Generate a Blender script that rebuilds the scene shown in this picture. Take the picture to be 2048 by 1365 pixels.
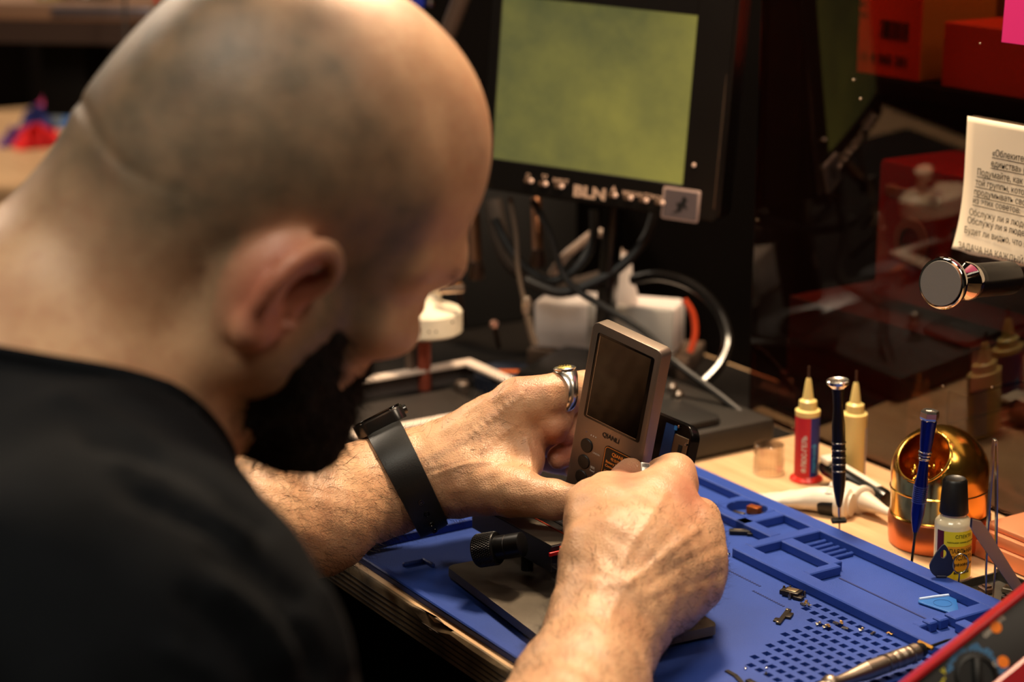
import bpy, bmesh, math, random
import numpy as np
from mathutils import Vector, Matrix, Quaternion
PI = math.pi
random.seed(7)
rng = np.random.default_rng(7)
for o in list(bpy.data.objects): bpy.data.objects.remove(o)
COL = bpy.context.scene.collection
SC = bpy.context.scene

# ------------------------------------------------------------------ camera
F = 4000.0                      # focal length in pixels of a 2048 px wide frame
PIT = math.atan(1082/4000.0)    # camera looks 15 degrees down
CZ = 1.27                       # camera height; the worktop is at 0.75
cp, sp = math.cos(PIT), math.sin(PIT)
cam = bpy.data.cameras.new('camera'); camo = bpy.data.objects.new('camera', cam); COL.objects.link(camo)
cam.sensor_width = 36; cam.lens = 36*F/2048; cam.clip_start = .02; cam.clip_end = 60
camo.location = (0, 0, CZ); camo.rotation_euler = (PI/2-PIT, 0, 0)
cam.dof.use_dof = True; cam.dof.focus_distance = 1.335; cam.dof.aperture_fstop = 4.6
SC.camera = camo
# ------------------------------------------------------------------ world, lights, exposure
W = bpy.data.worlds.new('world'); SC.world = W; W.use_nodes = True
bgn = W.node_tree.nodes['Background']; bgn.inputs[0].default_value = (1.0, .82, .62, 1); bgn.inputs[1].default_value = .025
def area(name, loc, target, size, power, color, sy=None):
    l = bpy.data.lights.new(name, 'AREA'); l.energy = power; l.color = color; l.size = size
    if sy: l.shape = 'RECTANGLE'; l.size_y = sy
    o = bpy.data.objects.new(name, l); COL.objects.link(o); o.location = loc
    o.rotation_euler = (Vector(target)-Vector(loc)).to_track_quat('-Z', 'Y').to_euler()
    return o
area('desk_lamp_light', (.16, 1.62, 1.72), (.03, 1.26, .80), .16, 19.5, (1.0, .76, .50))
area('overhead_fill_light', (-.50, .25, 2.40), (-.1, 1.0, 1.0), .8, 19, (1.0, .92, .76), .5)  # soft fill from an unseen source above the camera side, for the head
area('right_fill_light', (1.1, .5, 2.3), (.3, 1.3, .8), .7, 11, (1.0, .84, .64), .5)  # fill from an unseen source at the front right
area('left_bench_fill_light', (-1.50, 2.95, 2.2), (-.75, 2.78, .75), .5, 40, (1.0, .82, .62), .4)  # added fill that brightens the far left bench and rags
area('behind_screen_fill_light', (.50, 1.31, 1.9), (.40, 1.55, .95), .3, 8, (1.0, .80, .60))  # added fill behind the screen to brighten the boxes there
SC.view_settings.view_transform = 'Standard'; SC.view_settings.look = 'None'
SC.view_settings.gamma = 1; SC.view_settings.use_curve_mapping = False
SC.view_settings.exposure = 0.0

# ------------------------------------------------------------------ placement helpers
def P(px, py, d):               # a point d metres in front of the camera
    x = (px-1024)/F*d; u = -(py-682.5)/F*d
    return Vector((x, d*cp+u*sp, CZ-d*sp+u*cp))
def G(px, py, z=.75):
    a = P(px, py, 1.)-Vector((0, 0, CZ)); return Vector((0, 0, CZ))+a*((z-CZ)/a.z)
AX = Vector((-2636, 4144, 0)).normalized()      # along the workbench, away from the camera
BX = Vector((AX.y, -AX.x, 0))                   # across the workbench, away from the man
UZ = Vector((0, 0, 1))
def WP(a, b, z): return AX*a+BX*b+UZ*z
def CAMV(x, down, fwd): return Vector((x, fwd*cp-down*sp, -fwd*sp-down*cp))
def frame(o, x, y, z=None):
    x = Vector(x).normalized(); y = Vector(y); y = (y-x*y.dot(x)).normalized(); z = x.cross(y)
    M = Matrix((x, y, z)).transposed().to_4x4(); M.translation = Vector(o); return M
TBL = frame(WP(0, 0, 0), -AX, BX)               # local x = -a, local y = b, z up
def ABM(a, b, z=.75, rot=0): return frame(WP(a, b, z), -AX, BX) @ Matrix.Rotation(rot, 4, 'Z')

# ------------------------------------------------------------------ materials
def lin(c):
    return tuple(((v/12.92) if v <= .04045 else ((v+.055)/1.055)**2.4) for v in c)
MATS = {}
def mat(name, col, rough=.5, metal=0, noise=.0, nscale=60, bump=0, bscale=200, spec=.5, sss=0, coat=0, trans=0, alpha=1, emit=None, es=1, aniso=0, col2=None, ior=1.45):
    if name in MATS: return MATS[name]
    m = bpy.data.materials.new(name); m.use_nodes = True; nt = m.node_tree; b = nt.nodes['Principled BSDF']
    c = lin(col) if col else (0, 0, 0)
    b.inputs['Base Color'].default_value = (*c, 1); b.inputs['Roughness'].default_value = rough; b.inputs['Metallic'].default_value = metal
    b.inputs['Specular IOR Level'].default_value = spec; b.inputs['IOR'].default_value = ior
    if sss: b.inputs['Subsurface Weight'].default_value = sss; b.inputs['Subsurface Radius'].default_value = (.01, .004, .002); b.inputs['Subsurface Scale'].default_value = .5
    if coat: b.inputs['Coat Weight'].default_value = coat; b.inputs['Coat Roughness'].default_value = .05
    if trans: b.inputs['Transmission Weight'].default_value = trans
    if alpha < 1: b.inputs['Alpha'].default_value = alpha
    if emit: b.inputs['Emission Color'].default_value = (*lin(emit), 1); b.inputs['Emission Strength'].default_value = es
    tc = nt.nodes.new('ShaderNodeTexCoord')
    if noise:
        n = nt.nodes.new('ShaderNodeTexNoise'); n.inputs['Scale'].default_value = nscale; n.inputs['Detail'].default_value = 5
        nt.links.new(tc.outputs['Object'], n.inputs['Vector'])
        mx = nt.nodes.new('ShaderNodeMix'); mx.data_type = 'RGBA'
        c2 = lin(col2) if col2 else tuple(v*(1-noise) for v in c)
        mx.inputs[6].default_value = (*c, 1); mx.inputs[7].default_value = (*c2, 1)
        mr = nt.nodes.new('ShaderNodeMapRange'); mr.inputs[1].default_value = .35; mr.inputs[2].default_value = .68
        nt.links.new(n.outputs['Fac'], mr.inputs[0]); nt.links.new(mr.outputs[0], mx.inputs[0]); nt.links.new(mx.outputs[2], b.inputs['Base Color'])
    if bump:
        n = nt.nodes.new('ShaderNodeTexNoise'); n.inputs['Scale'].default_value = bscale; n.inputs['Detail'].default_value = 4
        nt.links.new(tc.outputs['Object'], n.inputs['Vector'])
        bp = nt.nodes.new('ShaderNodeBump'); bp.inputs['Strength'].default_value = bump; bp.inputs['Distance'].default_value = .001
        nt.links.new(n.outputs['Fac'], bp.inputs['Height']); nt.links.new(bp.outputs[0], b.inputs['Normal'])
    MATS[name] = m; return m

# ------------------------------------------------------------------ mesh helpers
def tag(o, label, cat, group=None, kind=None):
    o['label'] = label; o['category'] = cat
    if group: o['group'] = group
    if kind: o['kind'] = kind
    return o
def empty(name, M, label, cat, group=None):
    o = bpy.data.objects.new(name, None); COL.objects.link(o); o.empty_display_size = .02
    o.matrix_world = M if isinstance(M, Matrix) else Matrix.Translation(Vector(M))
    return tag(o, label, cat, group)
def link(name, me, m, parent=None, M=None):
    o = bpy.data.objects.new(name, me); COL.objects.link(o)
    if m is not None and hasattr(me, 'materials') and len(me.materials) == 0: me.materials.append(m)
    if M is not None: o.matrix_world = M
    if parent is not None: o.parent = parent
    if M is not None: o.matrix_local = M
    return o
class MB:
    def __init__(s): s.bm = bmesh.new()
    def box(s, x0, x1, y0, y1, z0, z1, bev=0, M=None, seg=2):
        r = bmesh.ops.create_cube(s.bm, size=1); vs = r['verts']
        T = Matrix.Translation(((x0+x1)/2, (y0+y1)/2, (z0+z1)/2)) @ Matrix.Diagonal((abs(x1-x0), abs(y1-y0), abs(z1-z0), 1))
        bmesh.ops.transform(s.bm, matrix=T, verts=vs)
        if bev:
            es = list({e for v in vs for e in v.link_edges})
            rr = bmesh.ops.bevel(s.bm, geom=es, offset=bev, segments=seg, affect='EDGES', profile=.5)
            vs = list({v for f in rr['faces'] for v in f.verts} | {v for v in vs if v.is_valid})
        if M is not None: bmesh.ops.transform(s.bm, matrix=M, verts=vs)
        return s
    def lathe(s, prof, n=32, M=None, cap=True):
        rings = []
        for r, z in prof:
            if r < 1e-6: rings.append([s.bm.verts.new((0, 0, z))])
            else: rings.append([s.bm.verts.new((r*math.cos(2*PI*i/n), r*math.sin(2*PI*i/n), z)) for i in range(n)])
        for a, b in zip(rings, rings[1:]):
            for i in range(n):
                j = (i+1) % n
                if len(a) == 1 and len(b) == 1: continue
                if len(a) == 1: f = (a[0], b[i], b[j])
                elif len(b) == 1: f = (a[i], a[j], b[0])
                else: f = (a[i], a[j], b[j], b[i])
                try: s.bm.faces.new(f)
                except ValueError: pass
        if cap:
            for r in (rings[0], rings[-1]):
                if len(r) > 2:
                    try: s.bm.faces.new(r)
                    except ValueError: pass
        if M is not None:
            bmesh.ops.transform(s.bm, matrix=M, verts=[v for r in rings for v in r])
        return s
    def tube(s, pts, rad, n=10, closed=False, flat=1.0):
        pts = [Vector(p) for p in pts]; N = len(pts); rads = rad if isinstance(rad, (list, tuple)) else [rad]*N
        rings = []; prev = None
        for i, p in enumerate(pts):
            t = (pts[(i+1) % N]-pts[i-1]) if closed else (pts[min(i+1, N-1)]-pts[max(i-1, 0)])
            t.normalize()
            if prev is None:
                up = Vector((0, 0, 1)) if abs(t.z) < .9 else Vector((1, 0, 0)); u = t.cross(up).normalized()
            else: u = (prev-t*prev.dot(t)).normalized()
            prev = u; v = t.cross(u)
            rings.append([s.bm.verts.new(p+(u*math.cos(2*PI*k/n)+v*math.sin(2*PI*k/n)*flat)*rads[i]) for k in range(n)])
        pairs = list(zip(rings, rings[1:]))+([(rings[-1], rings[0])] if closed else [])
        for a, b in pairs:
            for k in range(n): s.bm.faces.new((a[k], a[(k+1) % n], b[(k+1) % n], b[k]))
        if not closed: s.bm.faces.new(rings[0]); s.bm.faces.new(rings[-1])
        return s
    def prism(s, poly, z0, z1, bev=0, M=None):
        a = [s.bm.verts.new((x, y, z0)) for x, y in poly]; b = [s.bm.verts.new((x, y, z1)) for x, y in poly]
        n = len(poly); s.bm.faces.new(a[::-1]); top = s.bm.faces.new(b)
        for i in range(n): s.bm.faces.new((a[i], a[(i+1) % n], b[(i+1) % n], b[i]))
        vs = a+b
        if bev:
            es = list(top.edges); rr = bmesh.ops.bevel(s.bm, geom=es, offset=bev, segments=2, affect='EDGES', profile=.5)
            vs = list({v for f in rr['faces'] for v in f.verts} | {v for v in vs if v.is_valid})
        if M is not None: bmesh.ops.transform(s.bm, matrix=M, verts=vs)
        return s
    def mesh(s, name, smooth=True, ang=35):
        bmesh.ops.recalc_face_normals(s.bm, faces=s.bm.faces)
        me = bpy.data.meshes.new(name); s.bm.to_mesh(me); s.bm.free()
        if smooth:
            me.polygons.foreach_set('use_smooth', [True]*len(me.polygons))
            try: me.set_sharp_from_angle(angle=math.radians(ang))
            except Exception: pass
        return me
    def build(s, name, m, parent=None, M=None, smooth=True, ang=35):
        return link(name, s.mesh(name, smooth, ang), m, parent, M)
def rrect(w, h, r, n=6):        # rounded rectangle centred on 0
    out = []
    for cx, cy, a0 in ((w/2-r, h/2-r, 0), (-w/2+r, h/2-r, 90), (-w/2+r, -h/2+r, 180), (w/2-r, -h/2+r, 270)):
        for i in range(n+1):
            a = math.radians(a0+90*i/n); out.append((cx+r*math.cos(a), cy+r*math.sin(a)))
    return out
def spline(pts, n=8):
    pts = [Vector(p) for p in pts]; out = []
    for i in range(len(pts)-1):
        p0 = pts[max(i-1, 0)]; p1 = pts[i]; p2 = pts[i+1]; p3 = pts[min(i+2, len(pts)-1)]
        for k in range(n):
            t = k/n
            out.append(.5*((2*p1)+(p2-p0)*t+(2*p0-5*p1+4*p2-p3)*t*t+(-p0+3*p1-3*p2+p3)*t**3))
    out.append(pts[-1]); return out
def text(name, body, size, m, parent, M, align='LEFT', ext=.00005, sx=1.0, bold=0, space=1.0):
    c = bpy.data.curves.new(name, 'FONT'); c.body = body; c.size = size; c.extrude = ext; c.align_x = align; c.offset = bold
    c.space_line = space; c.resolution_u = 3
    c.materials.append(m)
    o = bpy.data.objects.new('tmp', c); COL.objects.link(o); me = bpy.data.meshes.new_from_object(o.evaluated_get(bpy.context.evaluated_depsgraph_get())); bpy.data.objects.remove(o)
    o = bpy.data.objects.new(name, me); COL.objects.link(o); o.parent = parent; o.matrix_local = M @ Matrix.Diagonal((sx, 1, 1, 1)); return o
def copy_tree(o, parent=None):
    c = o.copy(); COL.objects.link(c); c.parent = parent
    if parent is not None: c.matrix_local = o.matrix_local.copy()
    for ch in list(o.children): copy_tree(ch, c)
    return c

# ------------------------------------------------------------------ implicit surfaces (for the man)
class Field:
    def __init__(s, lo, hi, h):
        s.lo = np.array(lo, float); s.h = h; s.n = np.ceil((np.array(hi)-s.lo)/h).astype(int)+1
        s.ax = [(s.lo[i]+h*np.arange(s.n[i])).astype(np.float32) for i in range(3)]
        s.d = np.full(s.n, .03, np.float32)
    def sub(s, lo, hi, m):
        a = np.clip(np.floor((np.array(lo)-m-s.lo)/s.h).astype(int), 0, s.n); b = np.clip(np.ceil((np.array(hi)+m-s.lo)/s.h).astype(int)+1, 0, s.n)
        if np.any(b <= a): return None
        sl = tuple(slice(a[i], b[i]) for i in range(3))
        X = s.ax[0][sl[0]][:, None, None]; Y = s.ax[1][sl[1]][None, :, None]; Z = s.ax[2][sl[2]][None, None, :]
        return sl, X, Y, Z
    def comb(s, sl, e, k, op):
        d = s.d[sl]
        if op == 'sub': e = -e; 
        if op == 'add':
            if k > 0: hh = np.clip(.5+.5*(d-e)/k, 0, 1); s.d[sl] = d*(1-hh)+e*hh-k*hh*(1-hh)
            else: s.d[sl] = np.minimum(d, e)
        else:
            if k > 0: hh = np.clip(.5-.5*(d-e)/k, 0, 1); s.d[sl] = d*(1-hh)+e*hh+k*hh*(1-hh)
            else: s.d[sl] = np.maximum(d, e)
    def cone(s, a, ra, b, rb, k=.004, op='add'):
        a = np.array(a, np.float32); b = np.array(b, np.float32); m = max(ra, rb)+k+2*s.h+(.004 if op == 'add' else 0)
        r = s.sub(np.minimum(a, b), np.maximum(a, b), m)
        if r is None: return
        sl, X, Y, Z = r; ba = b-a; L = float(ba@ba)+1e-12
        t = np.clip(((X-a[0])*ba[0]+(Y-a[1])*ba[1]+(Z-a[2])*ba[2])/L, 0, 1)
        e = np.sqrt((X-a[0]-ba[0]*t)**2+(Y-a[1]-ba[1]*t)**2+(Z-a[2]-ba[2]*t)**2)-(ra+(rb-ra)*t)
        s.comb(sl, e, k, op)
    def chain(s, pts, k=.004, op='add'):
        for (a, ra), (b, rb) in zip(pts, pts[1:]): s.cone(a, ra, b, rb, k, op)
    def ell(s, c, R, rad, k=.01, op='add'):
        c = np.array(c, np.float32); R = np.array(R, np.float32); rad = np.array(rad, np.float32)   # R columns = axes
        ext = np.sqrt(((R*rad[None, :])**2).sum(1)); r = s.sub(c-ext, c+ext, k+2*s.h+(.004 if op == 'add' else 0))
        if r is None: return
        sl, X, Y, Z = r; X = X-c[0]; Y = Y-c[1]; Z = Z-c[2]
        q = [(X*R[0, i]+Y*R[1, i]+Z*R[2, i])/rad[i] for i in range(3)]
        k0 = np.sqrt(q[0]**2+q[1]**2+q[2]**2); k1 = np.sqrt((q[0]/rad[0])**2+(q[1]/rad[1])**2+(q[2]/rad[2])**2)+1e-6
        s.comb(sl, k0*(k0-1)/k1, k, op)
    def plane(s, p, n, k=.002):   # cut away the side the normal points to
        p = np.array(p, np.float32); n = np.array(n, np.float32); n = n/np.linalg.norm(n)
        e = (s.ax[0][:, None, None]-p[0])*n[0]+(s.ax[1][None, :, None]-p[1])*n[1]+(s.ax[2][None, None, :]-p[2])*n[2]
        s.comb((slice(None),)*3, -e, k, 'sub')
    def mesh(s):
        d = s.d; ins = d < 0; n = d.shape
        ins[0], ins[-1] = False, False; ins[:, 0], ins[:, -1] = False, False; ins[:, :, 0], ins[:, :, -1] = False, False
        d = np.where(ins, d, np.maximum(d, 1e-5))
        c8 = np.zeros((n[0]-1, n[1]-1, n[2]-1), np.uint8)
        for i in (0, 1):
            for j in (0, 1):
                for k in (0, 1): c8 += ins[i:n[0]-1+i, j:n[1]-1+j, k:n[2]-1+k]
        act = (c8 > 0) & (c8 < 8); idx = np.full(c8.shape, -1, np.int64); C = np.argwhere(act); idx[act] = np.arange(len(C))
        acc = np.zeros((len(C), 3)); cnt = np.zeros(len(C))
        cor = [(i, j, k) for i in (0, 1) for j in (0, 1) for k in (0, 1)]
        val = {c: d[C[:, 0]+c[0], C[:, 1]+c[1], C[:, 2]+c[2]] for c in cor}
        for c in cor:
            for a in range(3):
                if c[a] == 0:
                    e = list(c); e[a] = 1; e = tuple(e); v0, v1 = val[c], val[e]; m = (v0 < 0) != (v1 < 0)
                    t = np.where(m, v0/(v0-v1+1e-12), 0); p = np.tile(np.array(c, float), (len(C), 1)); p[:, a] = t
                    acc += p*m[:, None]; cnt += m
        V = s.lo+(C+acc/cnt[:, None])*s.h
        faces = []
        for a in range(3):
            b, c = (a+1) % 3, (a+2) % 3
            sl0 = [slice(1, n[i]-1) for i in range(3)]; sl1 = list(sl0); sl0[a] = slice(0, n[a]-1); sl1[a] = slice(1, n[a])
            s0, s1 = ins[tuple(sl0)], ins[tuple(sl1)]
            for flip, mk in ((False, s0 & ~s1), (True, ~s0 & s1)):
                E = np.argwhere(mk)
                if len(E) == 0: continue
                off = np.array([1, 1, 1]); off[a] = 0; E = E+off
                def cell(db, dc):
                    q = E.copy(); q[:, b] += db; q[:, c] += dc; return idx[q[:, 0], q[:, 1], q[:, 2]]
                f = np.stack([cell(-1, -1), cell(0, -1), cell(0, 0), cell(-1, 0)], 1)
                faces.append(f[:, ::-1] if flip else f)
        Fc = np.concatenate(faces); return V, Fc
def relax(V, Fc, it=2, w=.5):
    e = np.concatenate([Fc[:, [0, 1]], Fc[:, [1, 2]], Fc[:, [2, 3]], Fc[:, [3, 0]]]); n = len(V)
    deg = np.bincount(e[:, 0], minlength=n)+np.bincount(e[:, 1], minlength=n)
    for _ in range(it):
        S = np.zeros_like(V)
        for k in range(3): S[:, k] = np.bincount(e[:, 0], V[e[:, 1], k], n)+np.bincount(e[:, 1], V[e[:, 0], k], n)
        V = V*(1-w)+w*S/np.maximum(deg, 1)[:, None]
    return V
def vnormals(V, Fc):
    fn = np.cross(V[Fc[:, 2]]-V[Fc[:, 0]], V[Fc[:, 3]]-V[Fc[:, 1]]); N = np.zeros_like(V)
    for j in range(4):
        for k in range(3): N[:, k] += np.bincount(Fc[:, j], fn[:, k], len(V))
    return N/(np.linalg.norm(N, axis=1)[:, None]+1e-12)
def npmesh(name, V, Fc):
    me = bpy.data.meshes.new(name); me.vertices.add(len(V)); me.vertices.foreach_set('co', V.astype(np.float32).ravel())
    k = Fc.shape[1]; me.loops.add(len(Fc)*k); me.loops.foreach_set('vertex_index', Fc.astype(np.int32).ravel())
    me.polygons.add(len(Fc)); me.polygons.foreach_set('loop_start', np.arange(0, len(Fc)*k, k, dtype=np.int32))
    me.polygons.foreach_set('use_smooth', np.ones(len(Fc), bool))
    me.update(calc_edges=True); me.validate(); return me
def vnoise(V, scale, seed=0):   # cheap smooth noise of position, about -1..1
    r = np.random.default_rng(seed); o = np.zeros(len(V))
    for i in range(7):
        w = r.normal(size=3); w *= scale*(.6+.9*r.random())/np.linalg.norm(w); o += np.sin(V@w*6.283+r.random()*6.283)
    return o/3.0
# ================================================================== THE ROOM AND THE WORKBENCH
def struct(o): o['kind'] = 'structure'; return o
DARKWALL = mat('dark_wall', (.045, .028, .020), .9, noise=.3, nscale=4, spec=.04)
FLOORM = mat('dark_floor', (.16, .12, .09), .7, noise=.4, nscale=5, bump=.2)
b = MB(); b.box(-4.2, 4.2, -2.6, 6, -.05, 0); o = b.build('floor', FLOORM); struct(o)
b = MB(); b.box(-4.2, 4.2, -2.6, 6, 2.7, 2.75); struct(b.build('ceiling', mat('ceiling_paint', (.35, .31, .27), .9, noise=.1, nscale=3)))
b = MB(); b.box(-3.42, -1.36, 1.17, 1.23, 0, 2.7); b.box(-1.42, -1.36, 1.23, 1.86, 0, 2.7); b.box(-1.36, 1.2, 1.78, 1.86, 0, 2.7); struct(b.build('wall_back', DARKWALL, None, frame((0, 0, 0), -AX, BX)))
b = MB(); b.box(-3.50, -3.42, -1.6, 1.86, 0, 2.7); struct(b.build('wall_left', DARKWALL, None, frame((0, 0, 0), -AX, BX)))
# worktop: pale chipboard with a worn banded front edge
def worktop_material():
    m = bpy.data.materials.new('worktop_wood'); m.use_nodes = True; nt = m.node_tree; b = nt.nodes['Principled BSDF']; L = nt.links.new
    tc = nt.nodes.new('ShaderNodeTexCoord'); mp = nt.nodes.new('ShaderNodeMapping'); mp.inputs['Scale'].default_value = (4, 40, 40); L(tc.outputs['Object'], mp.inputs[0])
    n = nt.nodes.new('ShaderNodeTexNoise'); n.inputs['Scale'].default_value = 2; n.inputs['Detail'].default_value = 7; L(mp.outputs[0], n.inputs['Vector'])
    r = nt.nodes.new('ShaderNodeValToRGB'); r.color_ramp.elements[0].position = .35; r.color_ramp.elements[0].color = (*lin((.74, .58, .42)), 1)
    r.color_ramp.elements[1].position = .7; r.color_ramp.elements[1].color = (*lin((.84, .69, .52)), 1)
    L(n.outputs['Fac'], r.inputs[0]); L(r.outputs[0], b.inputs['Base Color']); b.inputs['Roughness'].default_value = .5; return m
WOOD = worktop_material()
EDGE = mat('edge_band', (.52, .44, .33), .6, noise=.55, nscale=30, bump=.6, bscale=80, col2=(.25, .20, .15))
wt = empty('workbench', ABM(1.6, .85, 0), 'long workbench with pale wooden worktop and worn front edge', 'workbench')
def wl(b_, name, m): return b_.build(name, m, wt, ABM(1.6, .85, 0).inverted() @ ABM(0, 0, 0))
b = MB(); b.box(-3.40, .35, .6135, 1.074, .728, .75, .001); b.box(-3.40, -1.37, 1.074, 1.165, .728, .75, .001); wl(b, 'worktop', WOOD)
# front band, chipped along its top
b = MB(); n = 150; pr_x = np.linspace(-3.40, .35, n)
bm = b.bm; r0 = random.Random(3); rows = []
for x in pr_x:
    c = .0008+.0012*r0.random()+(.004 if abs(x+1.06) < .012 else 0)
    rows.append([bm.verts.new((x, y, z)) for y, z in ((.6135, .7285), (.610, .7285), (.610, .750-c*1.3), (.610+c, .7502), (.6135, .7502))])
for p, q in zip(rows, rows[1:]):
    for k in range(4): bm.faces.new((p[k], p[k+1], q[k+1], q[k]))
wl(b, 'edge_band', EDGE)
b = MB()
for z in (.7315, .7355, .7395, .7435): b.box(-3.4, .35, .6096, .6101, z, z+.0008)
wl(b, 'edge_groove', mat('edge_dark', (.17, .13, .10), .8))
for x in (-3.3, -1.9, -.55): 
    b = MB(); b.box(x-.03, x+.03, .70, .76, 0, .728, .004); wl(b, 'leg', mat('bench_leg', (.16, .12, .09), .6))
    b = MB(); b.box(x-.03, x+.03, .98, 1.04, 0, .728, .004); wl(b, 'leg', mat('bench_leg', (.16, .12, .09), .6))
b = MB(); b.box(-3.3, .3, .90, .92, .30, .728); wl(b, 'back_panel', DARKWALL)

# dark reflective acrylic screen behind the bench
def pane_material():
    m = bpy.data.materials.new('smoked_acrylic'); m.use_nodes = True; nt = m.node_tree; L = nt.links.new; N = nt.nodes.new
    for n in list(nt.nodes): nt.nodes.remove(n)
    out = N('ShaderNodeOutputMaterial'); tr = N('ShaderNodeBsdfTransparent'); tr.inputs[0].default_value = (.66, .42, .35, 1)
    gl = N('ShaderNodeBsdfGlossy'); gl.inputs['Roughness'].default_value = .02; gl.inputs[0].default_value = (.9, .85, .8, 1)
    fr = N('ShaderNodeFresnel'); fr.inputs[0].default_value = 1.50; mx = N('ShaderNodeMixShader')
    L(fr.outputs[0], mx.inputs[0]); L(tr.outputs[0], mx.inputs[1]); L(gl.outputs[0], mx.inputs[2]); L(mx.outputs[0], out.inputs[0]); return m
GB = 1.076
b = MB(); b.box(-1.305, .35, GB, GB+.004, .7505, 1.95, .0008)
gp = b.build('glass_screen', pane_material(), None, ABM(0, 0, 0))
tag(gp, 'tall dark smoked see-through screen standing along the back of the workbench', 'screen')
def GL(px, py, b=GB, off=0):     # where a line of sight meets the screen
    a = P(px, py, 1.)-Vector((0, 0, CZ)); o = Vector((0, 0, CZ)); t = (b-off)/a.dot(BX); return o+a*t
def GLM(px, py, off=.0006):      # frame on the screen: x along the bench, y up, z towards the room
    return frame(GL(px, py, GB, off), -AX, UZ)
# ================================================================== THE MAN
def skin_material():
    m = bpy.data.materials.new('skin'); m.use_nodes = True; nt = m.node_tree; b = nt.nodes['Principled BSDF']; L = nt.links.new; N = nt.nodes.new
    tc = N('ShaderNodeTexCoord')
    def noise(sc, det=4):
        n = N('ShaderNodeTexNoise'); n.inputs['Scale'].default_value = sc; n.inputs['Detail'].default_value = det; L(tc.outputs['Object'], n.inputs['Vector']); return n.outputs['Fac']
    def ramp(f, a, b_, c0, c1):
        r = N('ShaderNodeMapRange'); r.inputs[1].default_value = a; r.inputs[2].default_value = b_; r.inputs[3].default_value = c0; r.inputs[4].default_value = c1; L(f, r.inputs[0]); return r.outputs[0]
    def mix(f, c1, c2):
        x = N('ShaderNodeMix'); x.data_type = 'RGBA'; L(f, x.inputs[0])
        for i, c in ((6, c1), (7, c2)):
            if isinstance(c, tuple): x.inputs[i].default_value = (*lin(c), 1)
            else: L(c, x.inputs[i])
        return x.outputs[2]
    base = mix(ramp(noise(35), .35, .65, 0, 1), (.80, .635, .49), (.72, .545, .41))
    base = mix(ramp(noise(160, 6), .5, .75, 0, .25), base, (.66, .40, .31))
    at = N('ShaderNodeAttribute'); at.attribute_name = 'stubble'
    sep = N('ShaderNodeSeparateColor'); L(at.outputs['Color'], sep.inputs[0])
    st = N('ShaderNodeMath'); st.operation = 'MULTIPLY'; L(sep.outputs[0], st.inputs[0]); L(ramp(noise(55, 8), .3, .7, .72, 1), st.inputs[1])
    base = mix(st.outputs[0], base, (.27, .265, .225))
    base = mix(sep.outputs[1], base, (.66, .36, .29))       # redder skin: ear, knuckles, finger pads
    L(base, b.inputs['Base Color'])
    b.inputs['Roughness'].default_value = .43; b.inputs['Specular IOR Level'].default_value = .42
    b.inputs['Subsurface Weight'].default_value = .12; b.inputs['Subsurface Radius'].default_value = (.012, .004, .002); b.inputs['Subsurface Scale'].default_value = .35
    v = N('ShaderNodeTexVoronoi'); v.inputs['Scale'].default_value = 900; L(tc.outputs['Object'], v.inputs['Vector'])
    w = N('ShaderNodeTexNoise'); w.inputs['Scale'].default_value = 420; w.inputs['Detail'].default_value = 6; L(tc.outputs['Object'], w.inputs['Vector'])
    ad = N('ShaderNodeMath'); ad.operation = 'ADD'; L(v.outputs['Distance'], ad.inputs[0]); L(w.outputs['Fac'], ad.inputs[1])
    bp = N('ShaderNodeBump'); bp.inputs['Strength'].default_value = .35; bp.inputs['Distance'].default_value = .0006; L(ad.outputs[0], bp.inputs['Height']); L(bp.outputs[0], b.inputs['Normal'])
    return m
SKIN = skin_material()

# ---- head frame
H0 = P(618, 266, 1.02)
yaw, pit, rol = math.radians(33), math.radians(26), math.radians(15)
hf = Vector((math.cos(pit)*math.cos(yaw), math.cos(pit)*math.sin(yaw), -math.sin(pit)))
hl = Vector((-math.sin(yaw), math.cos(yaw), 0)); hu = hf.cross(hl)
hl, hu = hl*math.cos(rol)+hu*math.sin(rol), hu*math.cos(rol)-hl*math.sin(rol)
HR = np.array([list(hf), list(hl), list(hu)]).T      # columns f, l, u
HS = .985
def HP(f, l, u): return np.array(H0)+HR@np.array([f, l, u])*HS
def loc_head(V): return (V-np.array(H0))@HR/HS

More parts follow.
